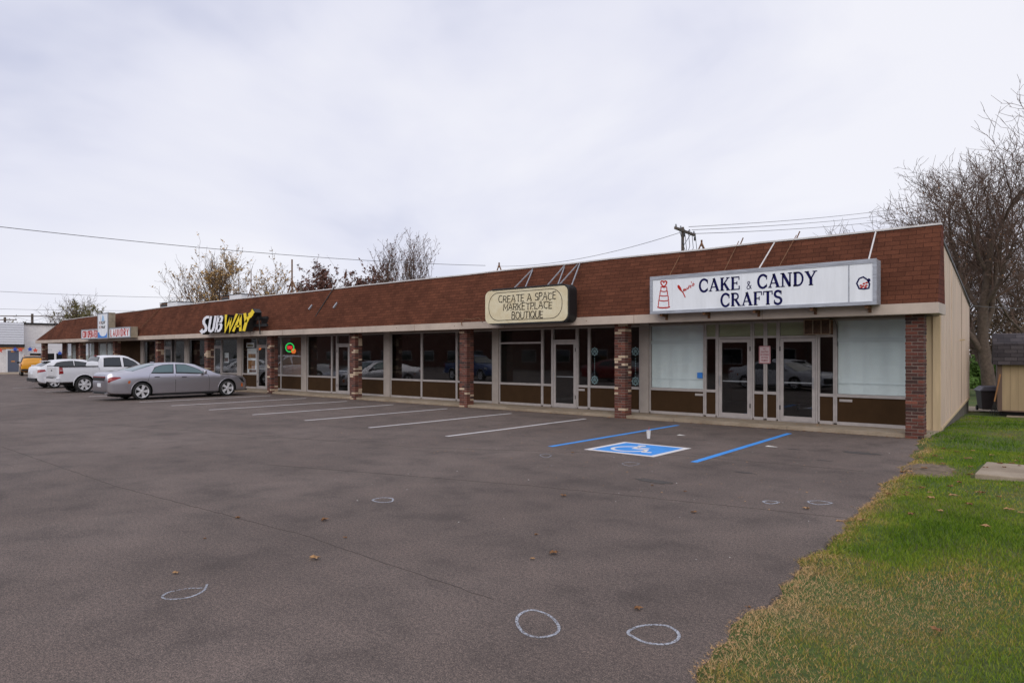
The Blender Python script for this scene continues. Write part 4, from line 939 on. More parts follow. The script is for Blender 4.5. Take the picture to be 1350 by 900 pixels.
utility_pole(221.5, 399, 60, 'short dark pole showing behind the further rooftop unit', ((-.05, 0),), 1.0, YAW, .09)
def wire(P, r_, lb, sag=.0):
    A_, Bq = P; pts = []
    for i in range(25): t_ = i / 24; p = A_.lerp(Bq, t_); p.z -= sag * 4 * t_ * (1 - t_); pts.append(p)
    tag(MB().tube(pts, r_, 5).build('power_line', 'wire'), lb, 'wire', 'overhead wires')
A_ = at(900, 303, 36); A_.z -= .1
wire((at(-60, 292, 30), at(640, 350, 52)), .016, 'single wire crossing the sky above the left half of the roof', .35)
wire((at(655, 351, 52), A_), .013, 'wire running from the utility pole down to the roof at left', .5)
for i, (y0, y1, lb) in enumerate(((299, 268, 'top'), (303, 275, 'middle'), (308, 283, 'lowest'))):
    wire((at(908 + i * 4, y0, 36), at(1230, y1, 60)), .014, lb + ' of three thin wires running right from the pole', .25)
wire((at(-40, 382, 60), at(330, 393, 75)), .016, 'faint upper wire low over the left end of the building', .2)
wire((at(-40, 406, 70), at(300, 408, 85)), .016, 'faint lower wire low over the left end of the building', .2)
wire((Vector((-.18, 10.3, 3.5)), at(1420, 400, 30)), .014, 'wire from the back corner of the building to the right', .15)

# ================================================================== VEHICLES
def pchip(xs, ys, x):
    n = len(xs); h = [xs[i + 1] - xs[i] for i in range(n - 1)]; d_ = [(ys[i + 1] - ys[i]) / h[i] for i in range(n - 1)]
    m_ = [d_[0]] + [0 if d_[i - 1] * d_[i] <= 0 else 2 * d_[i - 1] * d_[i] / (d_[i - 1] + d_[i]) for i in range(1, n - 1)] + [d_[-1]]
    if x <= xs[0]: return ys[0]
    if x >= xs[-1]: return ys[-1]
    i = max(j for j in range(n - 1) if xs[j] <= x); t_ = (x - xs[i]) / h[i]
    return ((1 + 2 * t_) * (1 - t_) ** 2) * ys[i] + t_ * (1 - t_) ** 2 * h[i] * m_[i] + t_ * t_ * (3 - 2 * t_) * ys[i + 1] + t_ * t_ * (t_ - 1) * h[i] * m_[i + 1]
class Body:
    def __init__(s, st, tum=.42):       # stations: x, half width, bottom, belt, top
        s.st = st; s.xs = [q[0] for q in st]; s.tum = tum
    def sec(s, x):
        w_, zb, zs, zt = [pchip(s.xs, [q[i] for q in s.st], x) for i in (1, 2, 3, 4)]
        P = [(0, zb), (w_ * .80, zb), (w_ * .95, zb + .05), (w_ * .968, zb + .16), (w_ * .972, zb + (zs - zb) * .50), (w_, zs - .17), (w_ * .95, zs)]
        if zt < zs - .02: P += [(w_ * .90, zs), (w_ * .885, zt), (w_ * .5, zt), (0, zt)]
        else:
            h = zt - zs; yt = w_ * .945 - s.tum * h - .02
            P += [(yt, zs + h * .86 + .0), (yt - .05 - .04 * min(1, h), zs + h * .955), (yt * .5, zt), (0, zt + .012)]
        return P
    def S(s, x, k, side=1, off=0.0):
        P = s.sec(x); i = min(int(k), 9); t_ = k - i; a, b_ = P[i], P[i + 1]; y = a[0] + (b_[0] - a[0]) * t_; z = a[1] + (b_[1] - a[1]) * t_
        if off:
            tx, tz = b_[0] - a[0], b_[1] - a[1]; l = math.hypot(tx, tz) or 1
            y += off * tz / l; z -= off * tx / l
            P2 = s.sec(x + .02); y2 = P2[i][0] + (P2[i + 1][0] - P2[i][0]) * t_; z2 = P2[i][1] + (P2[i + 1][1] - P2[i][1]) * t_
            dy = ((y2 - (y - off * tz / l)) * tz - (z2 - (z + off * tx / l)) * tx) / l / .02
            x -= off * max(-1.5, min(1.5, dy)) 
        return Vector((x, y * side, z))
def patch(mb, B_, lo, hi, side, off=.006, nu=10, nv=3, thick=.012):
    # lo, hi: polylines of (x,k); bilinear sheet between them lying on the body skin
    def along(P, t_):
        f = t_ * (len(P) - 1); i = min(int(f), len(P) - 2); u = f - i; return P[i][0] + (P[i + 1][0] - P[i][0]) * u, P[i][1] + (P[i + 1][1] - P[i][1]) * u
    for o_ in (off,):
        vs_ = []
        for j in range(nv + 1):
            for i in range(nu + 1):
                a, b_ = along(lo, i / nu), along(hi, i / nu); v = j / nv
                vs_.append(B_.S(a[0] + (b_[0] - a[0]) * v, a[1] + (b_[1] - a[1]) * v, side, o_))
        k_ = nu + 1; fs_ = [(j * k_ + i, j * k_ + i + 1, (j + 1) * k_ + i + 1, (j + 1) * k_ + i) for j in range(nv) for i in range(nu)]
        if side > 0: fs_ = [f[::-1] for f in fs_]
        mb.add(vs_, fs_)
def strip(mb, B_, path, wd, side, off=.004):
    P = []
    for a, b_ in zip(path[:-1], path[1:]):
        for i in range(6): P.append(B_.S(a[0] + (b_[0] - a[0]) * i / 6, a[1] + (b_[1] - a[1]) * i / 6, side, off))
    P.append(B_.S(*path[-1], side, off)); mb.tube(P, wd, 4)
def wheel(parent, x, y, r_, wid, spokes=5, rim='alloy', rr=.66, twin=False):
    s_ = 1 if y > 0 else -1
    we = MB(); M_ = Matrix.Translation((x, y, r_)) @ Matrix.Rotation(R(-90 * s_), 4, 'X')  # local +z outward
    hw = wid / 2
    we.lathe([(r_ * rr, -hw), (r_ * .93, -hw), (r_ * .99, -hw * .75), (r_, -hw * .3), (r_, hw * .3), (r_ * .99, hw * .75), (r_ * .93, hw), (r_ * (rr + .03), hw * 1.02), (r_ * rr, hw * .95)], M_, 32, closed=True)
    o = we.build('wheel', 'tyre', parent, smooth=True)
    m2 = MB(); R0 = r_ * rr
    m2.lathe([(R0, hw * .98), (R0 * .94, hw * .95), (R0 * .92, hw * .4), (R0 * .92, -hw * .5)], M_, 28)
    for i in range(spokes):
        for da in ((-.12, .12) if twin else (0,)):
            a = 6.283 * i / spokes + da; ca, sa = math.cos(a), math.sin(a); ww = R0 * (.13 if twin else .21)
            pts = []
            for (q_, w0, z_) in ((R0 * .16, ww * .8, hw * .86), (R0 * .94, ww * 1.1, hw * .80)):
                for sg in (-1, 1): pts.append((q_ * ca - sg * w0 * sa, q_ * sa + sg * w0 * ca, z_))
            lowp = [(p[0], p[1], p[2] - .04) for p in pts]
            m2.add([M_ @ Vector(p) for p in pts + lowp], [(0, 1, 3, 2), (4, 6, 7, 5), (0, 2, 6, 4), (1, 5, 7, 3), (0, 4, 5, 1), (2, 3, 7, 6)])
    m2.lathe([(0, hw * .93), (R0 * .13, hw * .92), (R0 * .22, hw * .84), (R0 * .22, hw * .6)], M_, 14)
    m2.build('rim', rim, o)
    m3 = MB(); m3.lathe([(0, -hw * .2), (R0 * .92, -hw * .2)], M_, 20); m3.build('brake_disc', 'dark_metal', o)
    return o
def make_car(name, st, wheels, r_, paint_, label, loc, rz, tum=.42, spec=None, group=None, rim=('alloy', 5, False), wid=.22, rr=.70, archr=None, cat='car', glass='car_glass'):
    C = empty(name, loc, rz, label=label, cat=cat, group=group)
    B_ = Body(st, tum); x0, x1 = st[0][0], st[-1][0]; xs_ = []
    x = x0
    while x < x1 - .001: xs_.append(x); x += .06
    xs_ += [x1] + [q[0] for q in st]; xs_ = sorted(set(round(v, 3) for v in xs_))
    mb = MB(); vs_ = []; n_ = 0
    for x in xs_:
        P = B_.sec(x); ring_ = [(x, y, z) for y, z in P] + [(x, -y, z) for y, z in P[-2:0:-1]]; n_ = len(ring_); vs_ += ring_
    fs_ = [(i * n_ + j, (i + 1) * n_ + j, (i + 1) * n_ + (j + 1) % n_, i * n_ + (j + 1) % n_) for i in range(len(xs_) - 1) for j in range(n_)]
    fs_ += [tuple(range(n_)), tuple((len(xs_) - 1) * n_ + j for j in range(n_))[::-1]]
    mb.add(vs_, fs_); mb.m = [0] * len(fs_)
    body = mb.build('body', [paint_, 'wheelwell'], C)
    fixn(body)
    wmax = max(q[1] for q in st); ar = archr or r_ * 1.16
    cu = MB()
    for wx in wheels:
        for s_ in (-1, 1):
            M_ = Matrix.Translation((wx, s_ * (wmax - .18), r_ * 1.04)) @ Matrix.Rotation(R(90), 4, 'X')
            n0 = len(cu.v); nn = 36
            for zz in (-.26, .26):
                for j in range(nn): a = 6.2832 * j / nn; cu.v.append(tuple(M_ @ Vector((ar * math.cos(a), ar * math.sin(a), zz))))
            cu.f += [(n0 + j, n0 + (j + 1) % nn, n0 + nn + (j + 1) % nn, n0 + nn + j) for j in range(nn)] + [tuple(n0 + j for j in range(nn))[::-1], tuple(n0 + nn + j for j in range(nn))]; cu.m += [0] * (nn + 2)
    cut = cu.build('cutter', 'wheelwell', None); fixn(cut)
    md = body.modifiers.new('b', 'BOOLEAN'); md.operation = 'DIFFERENCE'; md.object = cut; md.solver = 'EXACT'; md.material_mode = 'TRANSFER'
    cut.parent = C; bpy.context.view_layer.update(); dg = bpy.context.evaluated_depsgraph_get(); me = bpy.data.meshes.new_from_object(body.evaluated_get(dg))
    body.modifiers.clear(); body.data = me; bpy.data.objects.remove(cut); autosmooth(body, 33)
    for wx in wheels:
        for s_ in (-1, 1): wheel(C, wx, s_ * (wmax - wid / 2 - .015), r_, wid, rim[1], rim[0], rr=rr, twin=rim[2])
    # arch lips
    mb = MB()
    for wx in wheels:
        for s_ in (-1, 1):
            P = []
            for i in range(17):
                a = R(-8 + 196 * i / 16); xx, zz = wx + ar * math.cos(a), r_ * 1.04 + ar * math.sin(a); Pp = B_.sec(xx); yy = wmax * .9
                for p, q_ in zip(Pp[:-1], Pp[1:]):
                    if p[1] <= zz <= q_[1] and q_[1] > p[1]: yy = p[0] + (q_[0] - p[0]) * (zz - p[1]) / (q_[1] - p[1]); break
                else: 
                    if zz < Pp[2][1]: yy = Pp[2][0]
                P.append((xx, s_ * (yy + .002), zz))
            mb.tube(P, .016 if spec and spec.get('lip') else .008, 6)
    mb.build('wheel_arch_trim', spec.get('lip', paint_) if spec else paint_, C, smooth=True)
    if spec:
        for s_ in (-1, 1):
            for lo, hi in spec['side_glass']:
                fr_ = MB(); ex = .03
                def grow(P, dk, e_=.035): q_ = [list(p) for p in P]; q_[0][0] -= e_; q_[-1][0] += e_; return [(p[0], p[1] + dk) for p in q_]
                patch(fr_, B_, grow(lo, -.14), grow(hi, .06), s_, .004, 14, 3); f_ = fr_.build('window', 'black_plastic', C, smooth=True)
                mb = MB(); patch(mb, B_, lo, hi, s_, .009, 14, 3); mb.build('pane', glass, f_, smooth=True)
            for p in spec.get('seams', []):
                pass
        for s_ in (-1, 1):
            for p in spec.get('seams', []): mb = MB(); strip(mb, B_, p, .0055, s_, .001); mb.build('door_seam', 'black_plastic', C)
        for nm in ('windshield', 'rear_window'):
            if nm in spec:
                xa, xb, ka, kb = spec[nm]; mb = MB(); vs_ = []; nu, nv = 12, 8
                for j in range(nv + 1):
                    t_ = j / nv; xx = xa + (xb - xa) * t_; kk = ka + (kb - ka) * t_
                    for i in range(nu + 1):
                        u = -1 + 2 * i / nu; s_ = 1 if u >= 0 else -1; vs_.append(B_.S(xx, 10 - abs(u) * (10 - kk), s_, .006))
                mb.add(vs_, [(j * (nu + 1) + i, j * (nu + 1) + i + 1, (j + 1) * (nu + 1) + i + 1, (j + 1) * (nu + 1) + i) for j in range(nv) for i in range(nu)])
                o = mb.build(nm, glass, C, smooth=True)
                for p_ in o.data.polygons: pass
                if o.data.polygons[0].normal.z < 0: o.data.flip_normals()
        for nm, m_, lo, hi in spec.get('side_lights', []):
            for s_ in (-1, 1):
                mb = MB(); patch(mb, B_, lo, hi, s_, .008, 10, 3); mb.build(nm, m_, C, smooth=True)
        for x, k_ in spec.get('handles', []):
            for s_ in (-1, 1):
                p = B_.S(x, k_, s_, .02); h = MB(); h.box(p.x - .10, p.x + .10, p.y - .014, p.y + .014, p.z - .014, p.z + .014); bevel(h.build('door_handle', spec.get('hm', paint_), C), .008)
        if 'mirror' in spec:
            x, k_ = spec['mirror']
            for s_ in (-1, 1):
                p = B_.S(x, k_, s_); h = MB(); h.box(p.x - .05, p.x + .07, min(p.y, p.y + s_ * .22), max(p.y, p.y + s_ * .22), p.z + .02, p.z + .17); o = h.build('mirror', spec.get('mm', paint_), C); bevel(o, .035, 3); autosmooth(o, 60)
        for nm, m_, bx_ in spec.get('boxes', []):
            o = MB().box(*bx_).build(nm, m_, C); bevel(o, .012, 2)
    mb = MB(); xw = wheels
    for wx in wheels: mb.tube([(wx, -wmax + .2, r_), (wx, wmax - .2, r_)], .05, 8)
    zb_ = st[len(st) // 2][2]; mb.box(x0 + .5, x1 - .5, -wmax * .6, wmax * .6, zb_ - .06, zb_ + .05)
    mb.build('underbody', 'wheelwell', C)
    return C, B_
# silver four-door sedan parked nose in before the sandwich shop
sed = [(0, .66, .42, .80, .86), (.05, .80, .33, .93, 1.06), (.22, .90, .26, 1.00, 1.12), (.75, .945, .23, 1.03, 1.14), (1.25, .95, .21, 1.045, 1.29), (2.0, .95, .20, 1.05, 1.475), (2.75, .95, .20, 1.04, 1.50), (3.4, .95, .20, 1.01, 1.455),
       (4.0, .95, .20, .985, 1.22), (4.62, .95, .20, .945, .975), (5.2, .94, .22, .88, .935), (5.62, .90, .22, .78, .86), (5.80, .80, .24, .70, .74), (5.87, .62, .30, .60, .62)]
sspec = dict(side_glass=[([(1.66, 6.2), (2.0, 6.15), (2.50, 6.15)], [(1.86, 6.72), (2.15, 6.92), (2.58, 6.96)]), ([(2.66, 6.15), (3.2, 6.15), (3.95, 6.15)], [(2.72, 6.96), (3.1, 6.95), (3.62, 6.55)])],
  windshield=(3.55, 4.50, 7.6, 6.7), rear_window=(1.85, .95, 7.7, 7.0),
  seams=[[(2.60, 1.6), (2.60, 6.1)], [(1.60, 2.6), (1.48, 4.2), (1.60, 6.1)], [(4.02, 1.8), (4.05, 4.5), (3.98, 6.1)], [(1.6, 1.8), (4.0, 1.8)]],
  side_lights=[('tail_lamp', 'tail_red', [(.06, 4.75), (.25, 4.95), (.50, 5.35)], [(.07, 5.75), (.25, 5.75), (.46, 5.6)]), ('side_marker', 'amber', [(.74, 4.25), (.82, 4.25)], [(.76, 4.7), (.84, 4.7)]),
               ('headlamp', 'black_plastic', [(5.52, 4.9), (5.66, 4.9)], [(5.40, 5.8), (5.60, 5.9)]), ('side_marker', 'amber', [(5.50, 3.2), (5.60, 3.2)], [(5.50, 4.4), (5.58, 4.4)])],
  handles=[(1.85, 5.25), (2.95, 5.2)], mirror=(3.78, 6.0), mm='silver_paint', hm='dark_metal',
  boxes=[('tail_panel', 'dark_metal', (-.012, .1, -.60, .60, .80, .98)), ('light_bar', 'tail_red', (-.022, .1, -.62, .62, .93, .965)), ('licence_plate', 'sign_white', (-.02, .02, -.20, .12, .55, .70)),
         ('rear_bumper_lip', 'black_plastic', (.0, .35, -.62, .62, .28, .36)), ('side_sill', 'black_plastic', (1.75, 4.4, -.925, -.86, .16, .215)), ('side_sill', 'black_plastic', (1.75, 4.4, .86, .925, .16, .215)), ('front_splitter', 'black_plastic', (5.45, 5.90, -.68, .68, .22, .30)), ('exhaust', 'chrome', (.0, .25, -.66, -.50, .26, .32)), ('exhaust', 'chrome', (.0, .25, .50, .66, .26, .32)), ('grille', 'black_plastic', (5.6, 5.885, -.66, .66, .36, .64)), ('roof_antenna', 'silver_paint', (1.95, 2.1, -.03, .03, 1.49, 1.54))])
make_car('parked_car', sed, (1.28, 4.86), .355, 'silver_paint', 'silver grey four door sedan parked nose in near the sandwich shop', (-27.25, -7.07, 0), R(90), spec=sspec, group='cars parked along the building', wid=.24, archr=.415, glass='car_glass_tint', rr=.74, rim=('alloy', 5, True))
# white crew-cab pickup
trk = [(0, .78, .58, 1.08, 1.26), (.03, .89, .48, 1.24, 1.24), (.06, .91, .48, 1.25, .80), (.6, .925, .48, 1.25, .80), (1.68, .925, .44, 1.25, .80), (1.70, .925, .44, 1.25, 1.25), (1.72, .925, .42, 1.22, 1.44), (1.86, .925, .40, 1.20, 1.74), (2.3, .925, .38, 1.19, 1.80), (3.0, .925, .38, 1.18, 1.79),
       (3.35, .925, .38, 1.16, 1.66), (4.02, .925, .38, 1.12, 1.20), (4.7, .92, .40, 1.05, 1.14), (5.15, .86, .40, .98, 1.04), (5.32, .72, .45, .80, .86)]
tspec = dict(side_glass=[([(1.98, 6.2), (2.75, 6.2)], [(2.04, 6.9), (2.73, 6.92)]), ([(2.92, 6.2), (3.88, 6.2)], [(2.92, 6.92), (3.42, 6.75)])], windshield=(3.2, 3.95, 7.6, 6.8), rear_window=(1.86, 1.74, 7.7, 6.9),
  seams=[[(2.84, 1.8), (2.84, 6.1)], [(1.74, 1.8), (1.74, 6.0)], [(3.95, 1.8), (3.98, 6.0)], [(1.8, 1.8), (3.95, 1.8)]],
  side_lights=[('tail_lamp', 'tail_red', [(.03, 4.2), (.2, 4.3)], [(.03, 5.9), (.16, 5.9)]), ('headlamp', 'lamp_clear', [(4.95, 4.8), (5.2, 4.7)], [(4.9, 5.7), (5.15, 5.8)])],
  handles=[(2.25, 5.2), (3.25, 5.2)], mirror=(3.72, 6.0), mm='black_plastic', lip='white_car',
  boxes=[('tailgate', 'white_car', (-.035, .03, -.74, .74, .80, 1.24)), ('tailgate_handle', 'black_plastic', (-.045, .0, -.09, .09, 1.04, 1.10)), ('rear_bumper', 'white_car', (-.12, .05, -.90, .90, .52, .72)), ('bumper_step', 'black_plastic', (-.125, .0, -.55, .55, .70, .75)),
         ('bed_rail', 'black_plastic', (.03, 1.70, -.925, -.82, 1.245, 1.285)), ('bed_rail', 'black_plastic', (.03, 1.70, .82, .925, 1.245, 1.285)), ('bed_cover', 'black_plastic', (.03, 1.7, -.80, .80, 1.10, 1.13)), ('high_brake_lamp', 'tail_red', (1.80, 1.90, -.10, .10, 1.76, 1.80)), ('axle_housing', 'wheelwell', (.6, 1.6, -.5, .5, .3, .5))])
make_car('parked_pickup', trk, (1.10, 4.5), .39, 'white_car', 'white crew cab pickup truck parked between silver sedan and white hatchback', (-35.33, -6.40, 0), R(90), tum=.30, spec=tspec, group='cars parked along the building', rim=('alloy', 6, False), wid=.26, archr=.47, cat='pickup truck')
# white hatchback beyond the pickup
hat = [(0, .70, .50, .92, 1.0), (.05, .84, .40, 1.02, 1.14), (.25, .90, .28, 1.05, 1.22), (.62, .915, .24, 1.08, 1.42), (.95, .92, .24, 1.07, 1.53), (1.6, .92, .22, 1.04, 1.58), (2.3, .92, .22, 1.01, 1.56), (2.9, .92, .22, 1.0, 1.38), (3.6, .91, .22, .96, 1.02), (4.1, .88, .24, .86, .92), (4.42, .74, .28, .70, .74), (4.5, .6, .34, .6, .62)]
hspec = dict(side_glass=[([(.72, 6.3), (1.1, 6.2), (1.75, 6.2)], [(1.0, 6.75), (1.2, 6.85), (1.75, 6.92)]), ([(1.86, 6.2), (3.2, 6.2)], [(1.86, 6.92), (2.75, 6.7)])], windshield=(2.5, 3.45, 7.6, 6.8), rear_window=(.72, .20, 7.8, 7.0),
  seams=[[(1.80, 1.8), (1.80, 6.1)], [(3.3, 1.8), (3.3, 6.0)]], side_lights=[('tail_lamp', 'tail_red', [(.04, 5.0), (.42, 5.2)], [(.05, 5.9), (.36, 5.8)]), ('headlamp', 'lamp_clear', [(4.05, 5.0), (4.3, 5.0)], [(3.95, 5.7), (4.2, 5.8)])],
  handles=[(1.35, 5.2), (2.3, 5.2)], mirror=(2.95, 6.0), mm='white_car', boxes=[('rear_bumper', 'black_plastic', (-.05, .2, -.78, .78, .38, .56)), ('licence_plate', 'sign_white', (-.02, .1, -.2, .2, .72, .84)), ('roof_spoiler', 'white_car', (.50, .80, -.55, .55, 1.46, 1.50))])
make_car('parked_car', hat, (.82, 3.5), .34, 'white_car', 'white hatchback mostly hidden behind the white pickup', (-41.1, -5.75, 0), R(90), spec=hspec, group='cars parked along the building', archr=.39)
# yellow sport utility vehicle near the white garage
suv = [(0, .76, .55, 1.02, 1.12), (.04, .86, .42, 1.08, 1.18), (.12, .89, .36, 1.10, 1.52), (.40, .90, .32, 1.10, 1.70), (1.2, .90, .30, 1.08, 1.74), (2.2, .90, .30, 1.06, 1.72), (2.65, .90, .30, 1.05, 1.60), (3.25, .90, .30, 1.02, 1.12), (3.9, .88, .32, .98, 1.04), (4.3, .80, .36, .86, .9), (4.42, .66, .42, .7, .74)]
uspec = dict(side_glass=[([(.30, 6.2), (.85, 6.2)], [(.38, 6.9), (.85, 6.92)]), ([(.95, 6.2), (1.75, 6.2)], [(.95, 6.92), (1.75, 6.92)]), ([(1.85, 6.2), (2.95, 6.2)], [(1.85, 6.92), (2.6, 6.8)])], windshield=(2.6, 3.15, 7.6, 6.8), rear_window=(.38, .13, 7.6, 6.8),
  seams=[[(.90, 1.8), (.9, 6.1)], [(1.8, 1.8), (1.8, 6.1)], [(3.0, 1.8), (3.0, 6.0)]], side_lights=[('tail_lamp', 'tail_red', [(.03, 4.6), (.14, 4.6)], [(.03, 5.7), (.13, 5.7)]), ('headlamp', 'lamp_clear', [(4.1, 5.0), (4.3, 5.0)], [(4.0, 5.7), (4.2, 5.8)])],
  handles=[(1.1, 5.2), (2.0, 5.2)], mirror=(2.8, 6.0), mm='black_plastic', lip='black_plastic', boxes=[('rear_bumper', 'black_plastic', (-.09, .1, -.86, .86, .42, .60)), ('licence_plate', 'sign_white', (-.015, .05, -.15, .15, .80, .93)), ('roof_rack', 'black_plastic', (.5, 2.2, -.62, -.58, 1.74, 1.78)), ('roof_rack', 'black_plastic', (.5, 2.2, .58, .62, 1.74, 1.78))])
p = ground(43, 495); p2 = at(44, 495, 59)
make_car('parked_suv', suv, (.80, 3.4), .36, 'yellow_car', 'yellow orange sport utility vehicle parked in front of the white garage', (p2.x, p2.y, 0), R(168), spec=uspec, tum=.25, cat='car', archr=.43)
# small white car nosing out behind the yellow one and a silver car cut by the left frame edge
p = at(28, 489, 74); make_car('parked_car', hat, (.82, 3.5), .34, 'white_car', 'small white car half hidden behind the yellow vehicle near the red bollard', (p.x - 2, p.y + 1.9, .02), R(120), spec=hspec, group='cars at the white garage', archr=.39)
p = at(-8, 490, 72); c1, _ = make_car('parked_car', hat, (.82, 3.5), .34, 'silver_paint', 'silver car cut off by the left edge of the view', (p.x, p.y, .02), R(95), spec=hspec, group='cars at the white garage', archr=.39)
# vehicles on the street side, seen mirrored in the shop windows
make_car('street_car', sed, (1.28, 4.4), .34, 'white_car', 'white sedan standing at the street, mirrored in the left shop door', (-12.5, -18.5, 0), R(18), spec=None or sspec, group='vehicles mirrored in the shop windows', archr=.40)
make_car('street_car', hat, (.82, 3.5), .34, 'white_car', 'white hatchback at the street, mirrored in the right shop door', (-9.5, -21.5, 0), R(200), spec=hspec, group='vehicles mirrored in the shop windows', archr=.39)
make_car('street_pickup', trk, (1.10, 4.5), .39, 'blue_car', 'blue pickup at the street, mirrored in the dark windows', (-33.5, -16.5, 0), R(10), tum=.30, spec=tspec, group='vehicles mirrored in the shop windows', rim=('alloy', 6, False), wid=.26, archr=.47, cat='pickup truck')
make_car('street_car', sed, (1.28, 4.86), .355, 'red_car', 'dark red sedan at the street, mirrored under the boutique sign', (-24.5, -21, 0), R(4), spec=sspec, group='vehicles mirrored in the shop windows', archr=.40)
# opposite side of the street: buildings and trees the glass mirrors
def opp(name, x0, x1, y, h, m_, lb, roofm='dark_metal', depth=12):
    b_ = empty(name, ((x0 + x1) / 2, y, 0), label=lb, cat='building', group='buildings across the street'); hw = (x1 - x0) / 2
    MB().box(-hw, hw, -depth, 0, -.2, h).build('wall', m_, b_); MB().box(-hw - .3, hw + .3, -depth - .3, .3, h, h + .35).build('roof', roofm, b_)
    n_ = int(hw * 2 / 5)
    for i in range(n_): x = -hw + 5 * (i + .5); o = MB().box(x - 1.1, x + 1.1, .0, .05, .9, 2.4).build('window', 'trim_metal', b_); MB().box(x - 1.02, x + 1.02, .05, .06, .98, 2.32).build('pane', 'car_glass', o)
opp('brick_building', -56, -16, -44, 6.6, 'opposite_brick', 'red brick building across the street, mirrored in the middle windows')
mat('opposite_pale', (.30, .29, .28), .9, var=.1)
opp('pale_building', -12, 8, -40, 6.2, 'opposite_pale', 'pale building across the street, mirrored in the right windows')
opp('pale_building', -200, -114, -46, 9.0, 'opposite_pale', 'unseen long pale building added far left to block mirrored sky')  # added out of view, keeps bright sky out of the far window reflections
opp('brick_building', 12, 40, -46, 5.5, 'opposite_brick', 'darker brick building across the street at the far right')
opp('brick_building', -110, -58, -50, 9.0, 'opposite_brick', 'long brick building across the street at the far left')  # height raised so the far left windows mirror less sky

# ================================================================== FAR LEFT WHITE GARAGE BUILDING
GX = -83.0
def gx(px, py): r_ = ray(px, py); t_ = (GX - CX) / r_[0]; return at(px, py, t_)
W = empty('garage_building', (0, 0, 0), label='white painted garage building with blue grey door at the far left', cat='building')
yc = gx(28.5, 480).y; yr = gx(100, 480).y; yl = gx(-60, 480).y
MB().box(GX - 14, GX, yc, yr, -.2, 5.0).build('block_wall', 'white_block', W)
mat('white_siding', (.66, .68, .74), .5, var=.06, stretch=(1, .3, 5)); 
MB().box(GX - 14, GX + .9, yl, yc, -.2, 2.9).build('lower_wall', 'white_block', W)
mb = MB()
for i in range(9): z = 2.9 + .25 * i; mb.hexa([(GX - 13, yl, z), (GX + 1.0, yl, z), (GX + 1.0, yc - .05, z), (GX - 13, yc - .05, z), (GX - 13, yl, z + .24), (GX + .96, yl, z + .24), (GX + .96, yc - .05, z + .24), (GX - 13, yc - .05, z + .24)])
mb.build('siding', 'white_siding', W)
mb = MB(); mb.box(GX - 14.2, GX + .15, yc - .1, yr, 5.0, 5.2); mb.box(GX - 13, GX + 1.1, yl, yc, 2.62, 2.9); mb.build('roof_edge', 'dark_metal', W)
mat('door_blue', (.10, .115, .16), .5); mat('plate_orange', (.62, .26, .06), .5)
Y0, Y1 = gx(6.5, 480).y, gx(21.3, 480).y; XF = GX + .92
dr = MB().box(XF, XF + .05, Y0, Y1, .03, 2.25).build('door', 'door_blue', W)
mb = MB(); mb.box(XF, XF + .08, Y0 - .15, Y0, .03, 2.4); mb.box(XF, XF + .08, Y1, Y1 + .15, .03, 2.4); mb.box(XF, XF + .08, Y0, Y1, 2.25, 2.4); mb.build('frame', 'white_gloss', dr)
mb = MB(); mb.box(XF + .05, XF + .07, Y0 + .3, Y1 - .35, 1.08, 1.18); mb.box(XF + .05, XF + .07, Y0 + .3, Y1 - .4, 2.08, 2.22); mb.build('plate', 'plate_orange', dr)
boxo('lintel', 'plate_orange', W, XF, XF + .1, yl, yc, 2.42, 2.56)
for a_, b_ in ((39.5, 54), (62, 82)):
    ya, yb = gx(a_, 480).y, gx(b_, 480).y
    gd = MB(); [gd.box(GX, GX + .05, ya, yb, 1.95 + .34 * i, 1.95 + .34 * i + .325) for i in range(4)]; g_ = gd.build('garage_door', 'white_gloss', W)
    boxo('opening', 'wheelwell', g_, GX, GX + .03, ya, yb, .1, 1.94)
MB().tube([(GX + .2, gx(27, 480).y, 2.4), (GX + .35, gx(27, 480).y, 2.4)], .09, 8).build('wall_lamp', 'dark_metal', W)
# star pennants on a string
pn = empty('pennant_string', (GX + 1.2, 0, 0), label='string of blue and red pennants across the white garage front', cat='pennants')
ppx = [(-4, 460.5, 0), (15.5, 459, 1), (22.5, 459.5, 0), (35, 459, 1), (42, 460.5, 0), (74, 464, 1), (80, 464.5, 0)]
mb = MB(); mb.tube([Vector((0, gx(p_[0], p_[1]).y, gx(p_[0], p_[1]).z + .18)) for p_ in ppx], .012, 4); mb.build('cord', 'wire', pn)
mat('pennant_blue', (.03, .10, .50), .5); mat('pennant_red', (.70, .10, .06), .5)
for px, py, c_ in ppx:
    q_ = gx(px, py); P = []
    for i in range(10): a_ = R(90 + 36 * i); rr = .13 if i % 2 else .26; P.append((q_.y + rr * math.cos(a_), q_.z + rr * math.sin(a_) - .1))
    fixn(MB().prism(P, lambda u, v: (.0, u, v), lambda u, v: (.02, u, v)).build('pennant', 'pennant_blue' if c_ else 'pennant_red', pn))
q_ = at(24.8, 489.5, 72); bl = empty('bollard', (q_.x, q_.y, .03), label='slim red bollard with dark top beside the blue grey door', cat='bollard')
MB().tube([(0, 0, 0), (0, 0, 1.25)], .15, 12).build('post', 'pennant_red', bl); MB().lathe([(.16, 1.25), (.2, 1.3), (.14, 1.45), (0, 1.5)], n=12).build('cap', 'black_plastic', bl)
q_ = at(73, 489, 68); wp = empty('sign_post', (q_.x, q_.y, 0), label='thin white post standing before the garage opening', cat='post'); MB().tube([(0, 0, 0), (0, 0, 2.1)], .09, 8).build('post', 'white_gloss', wp)
bevel(MB().box(-.03, .03, -.25, .25, 2.1, 2.4).build('plate', 'white_gloss', wp), .01)

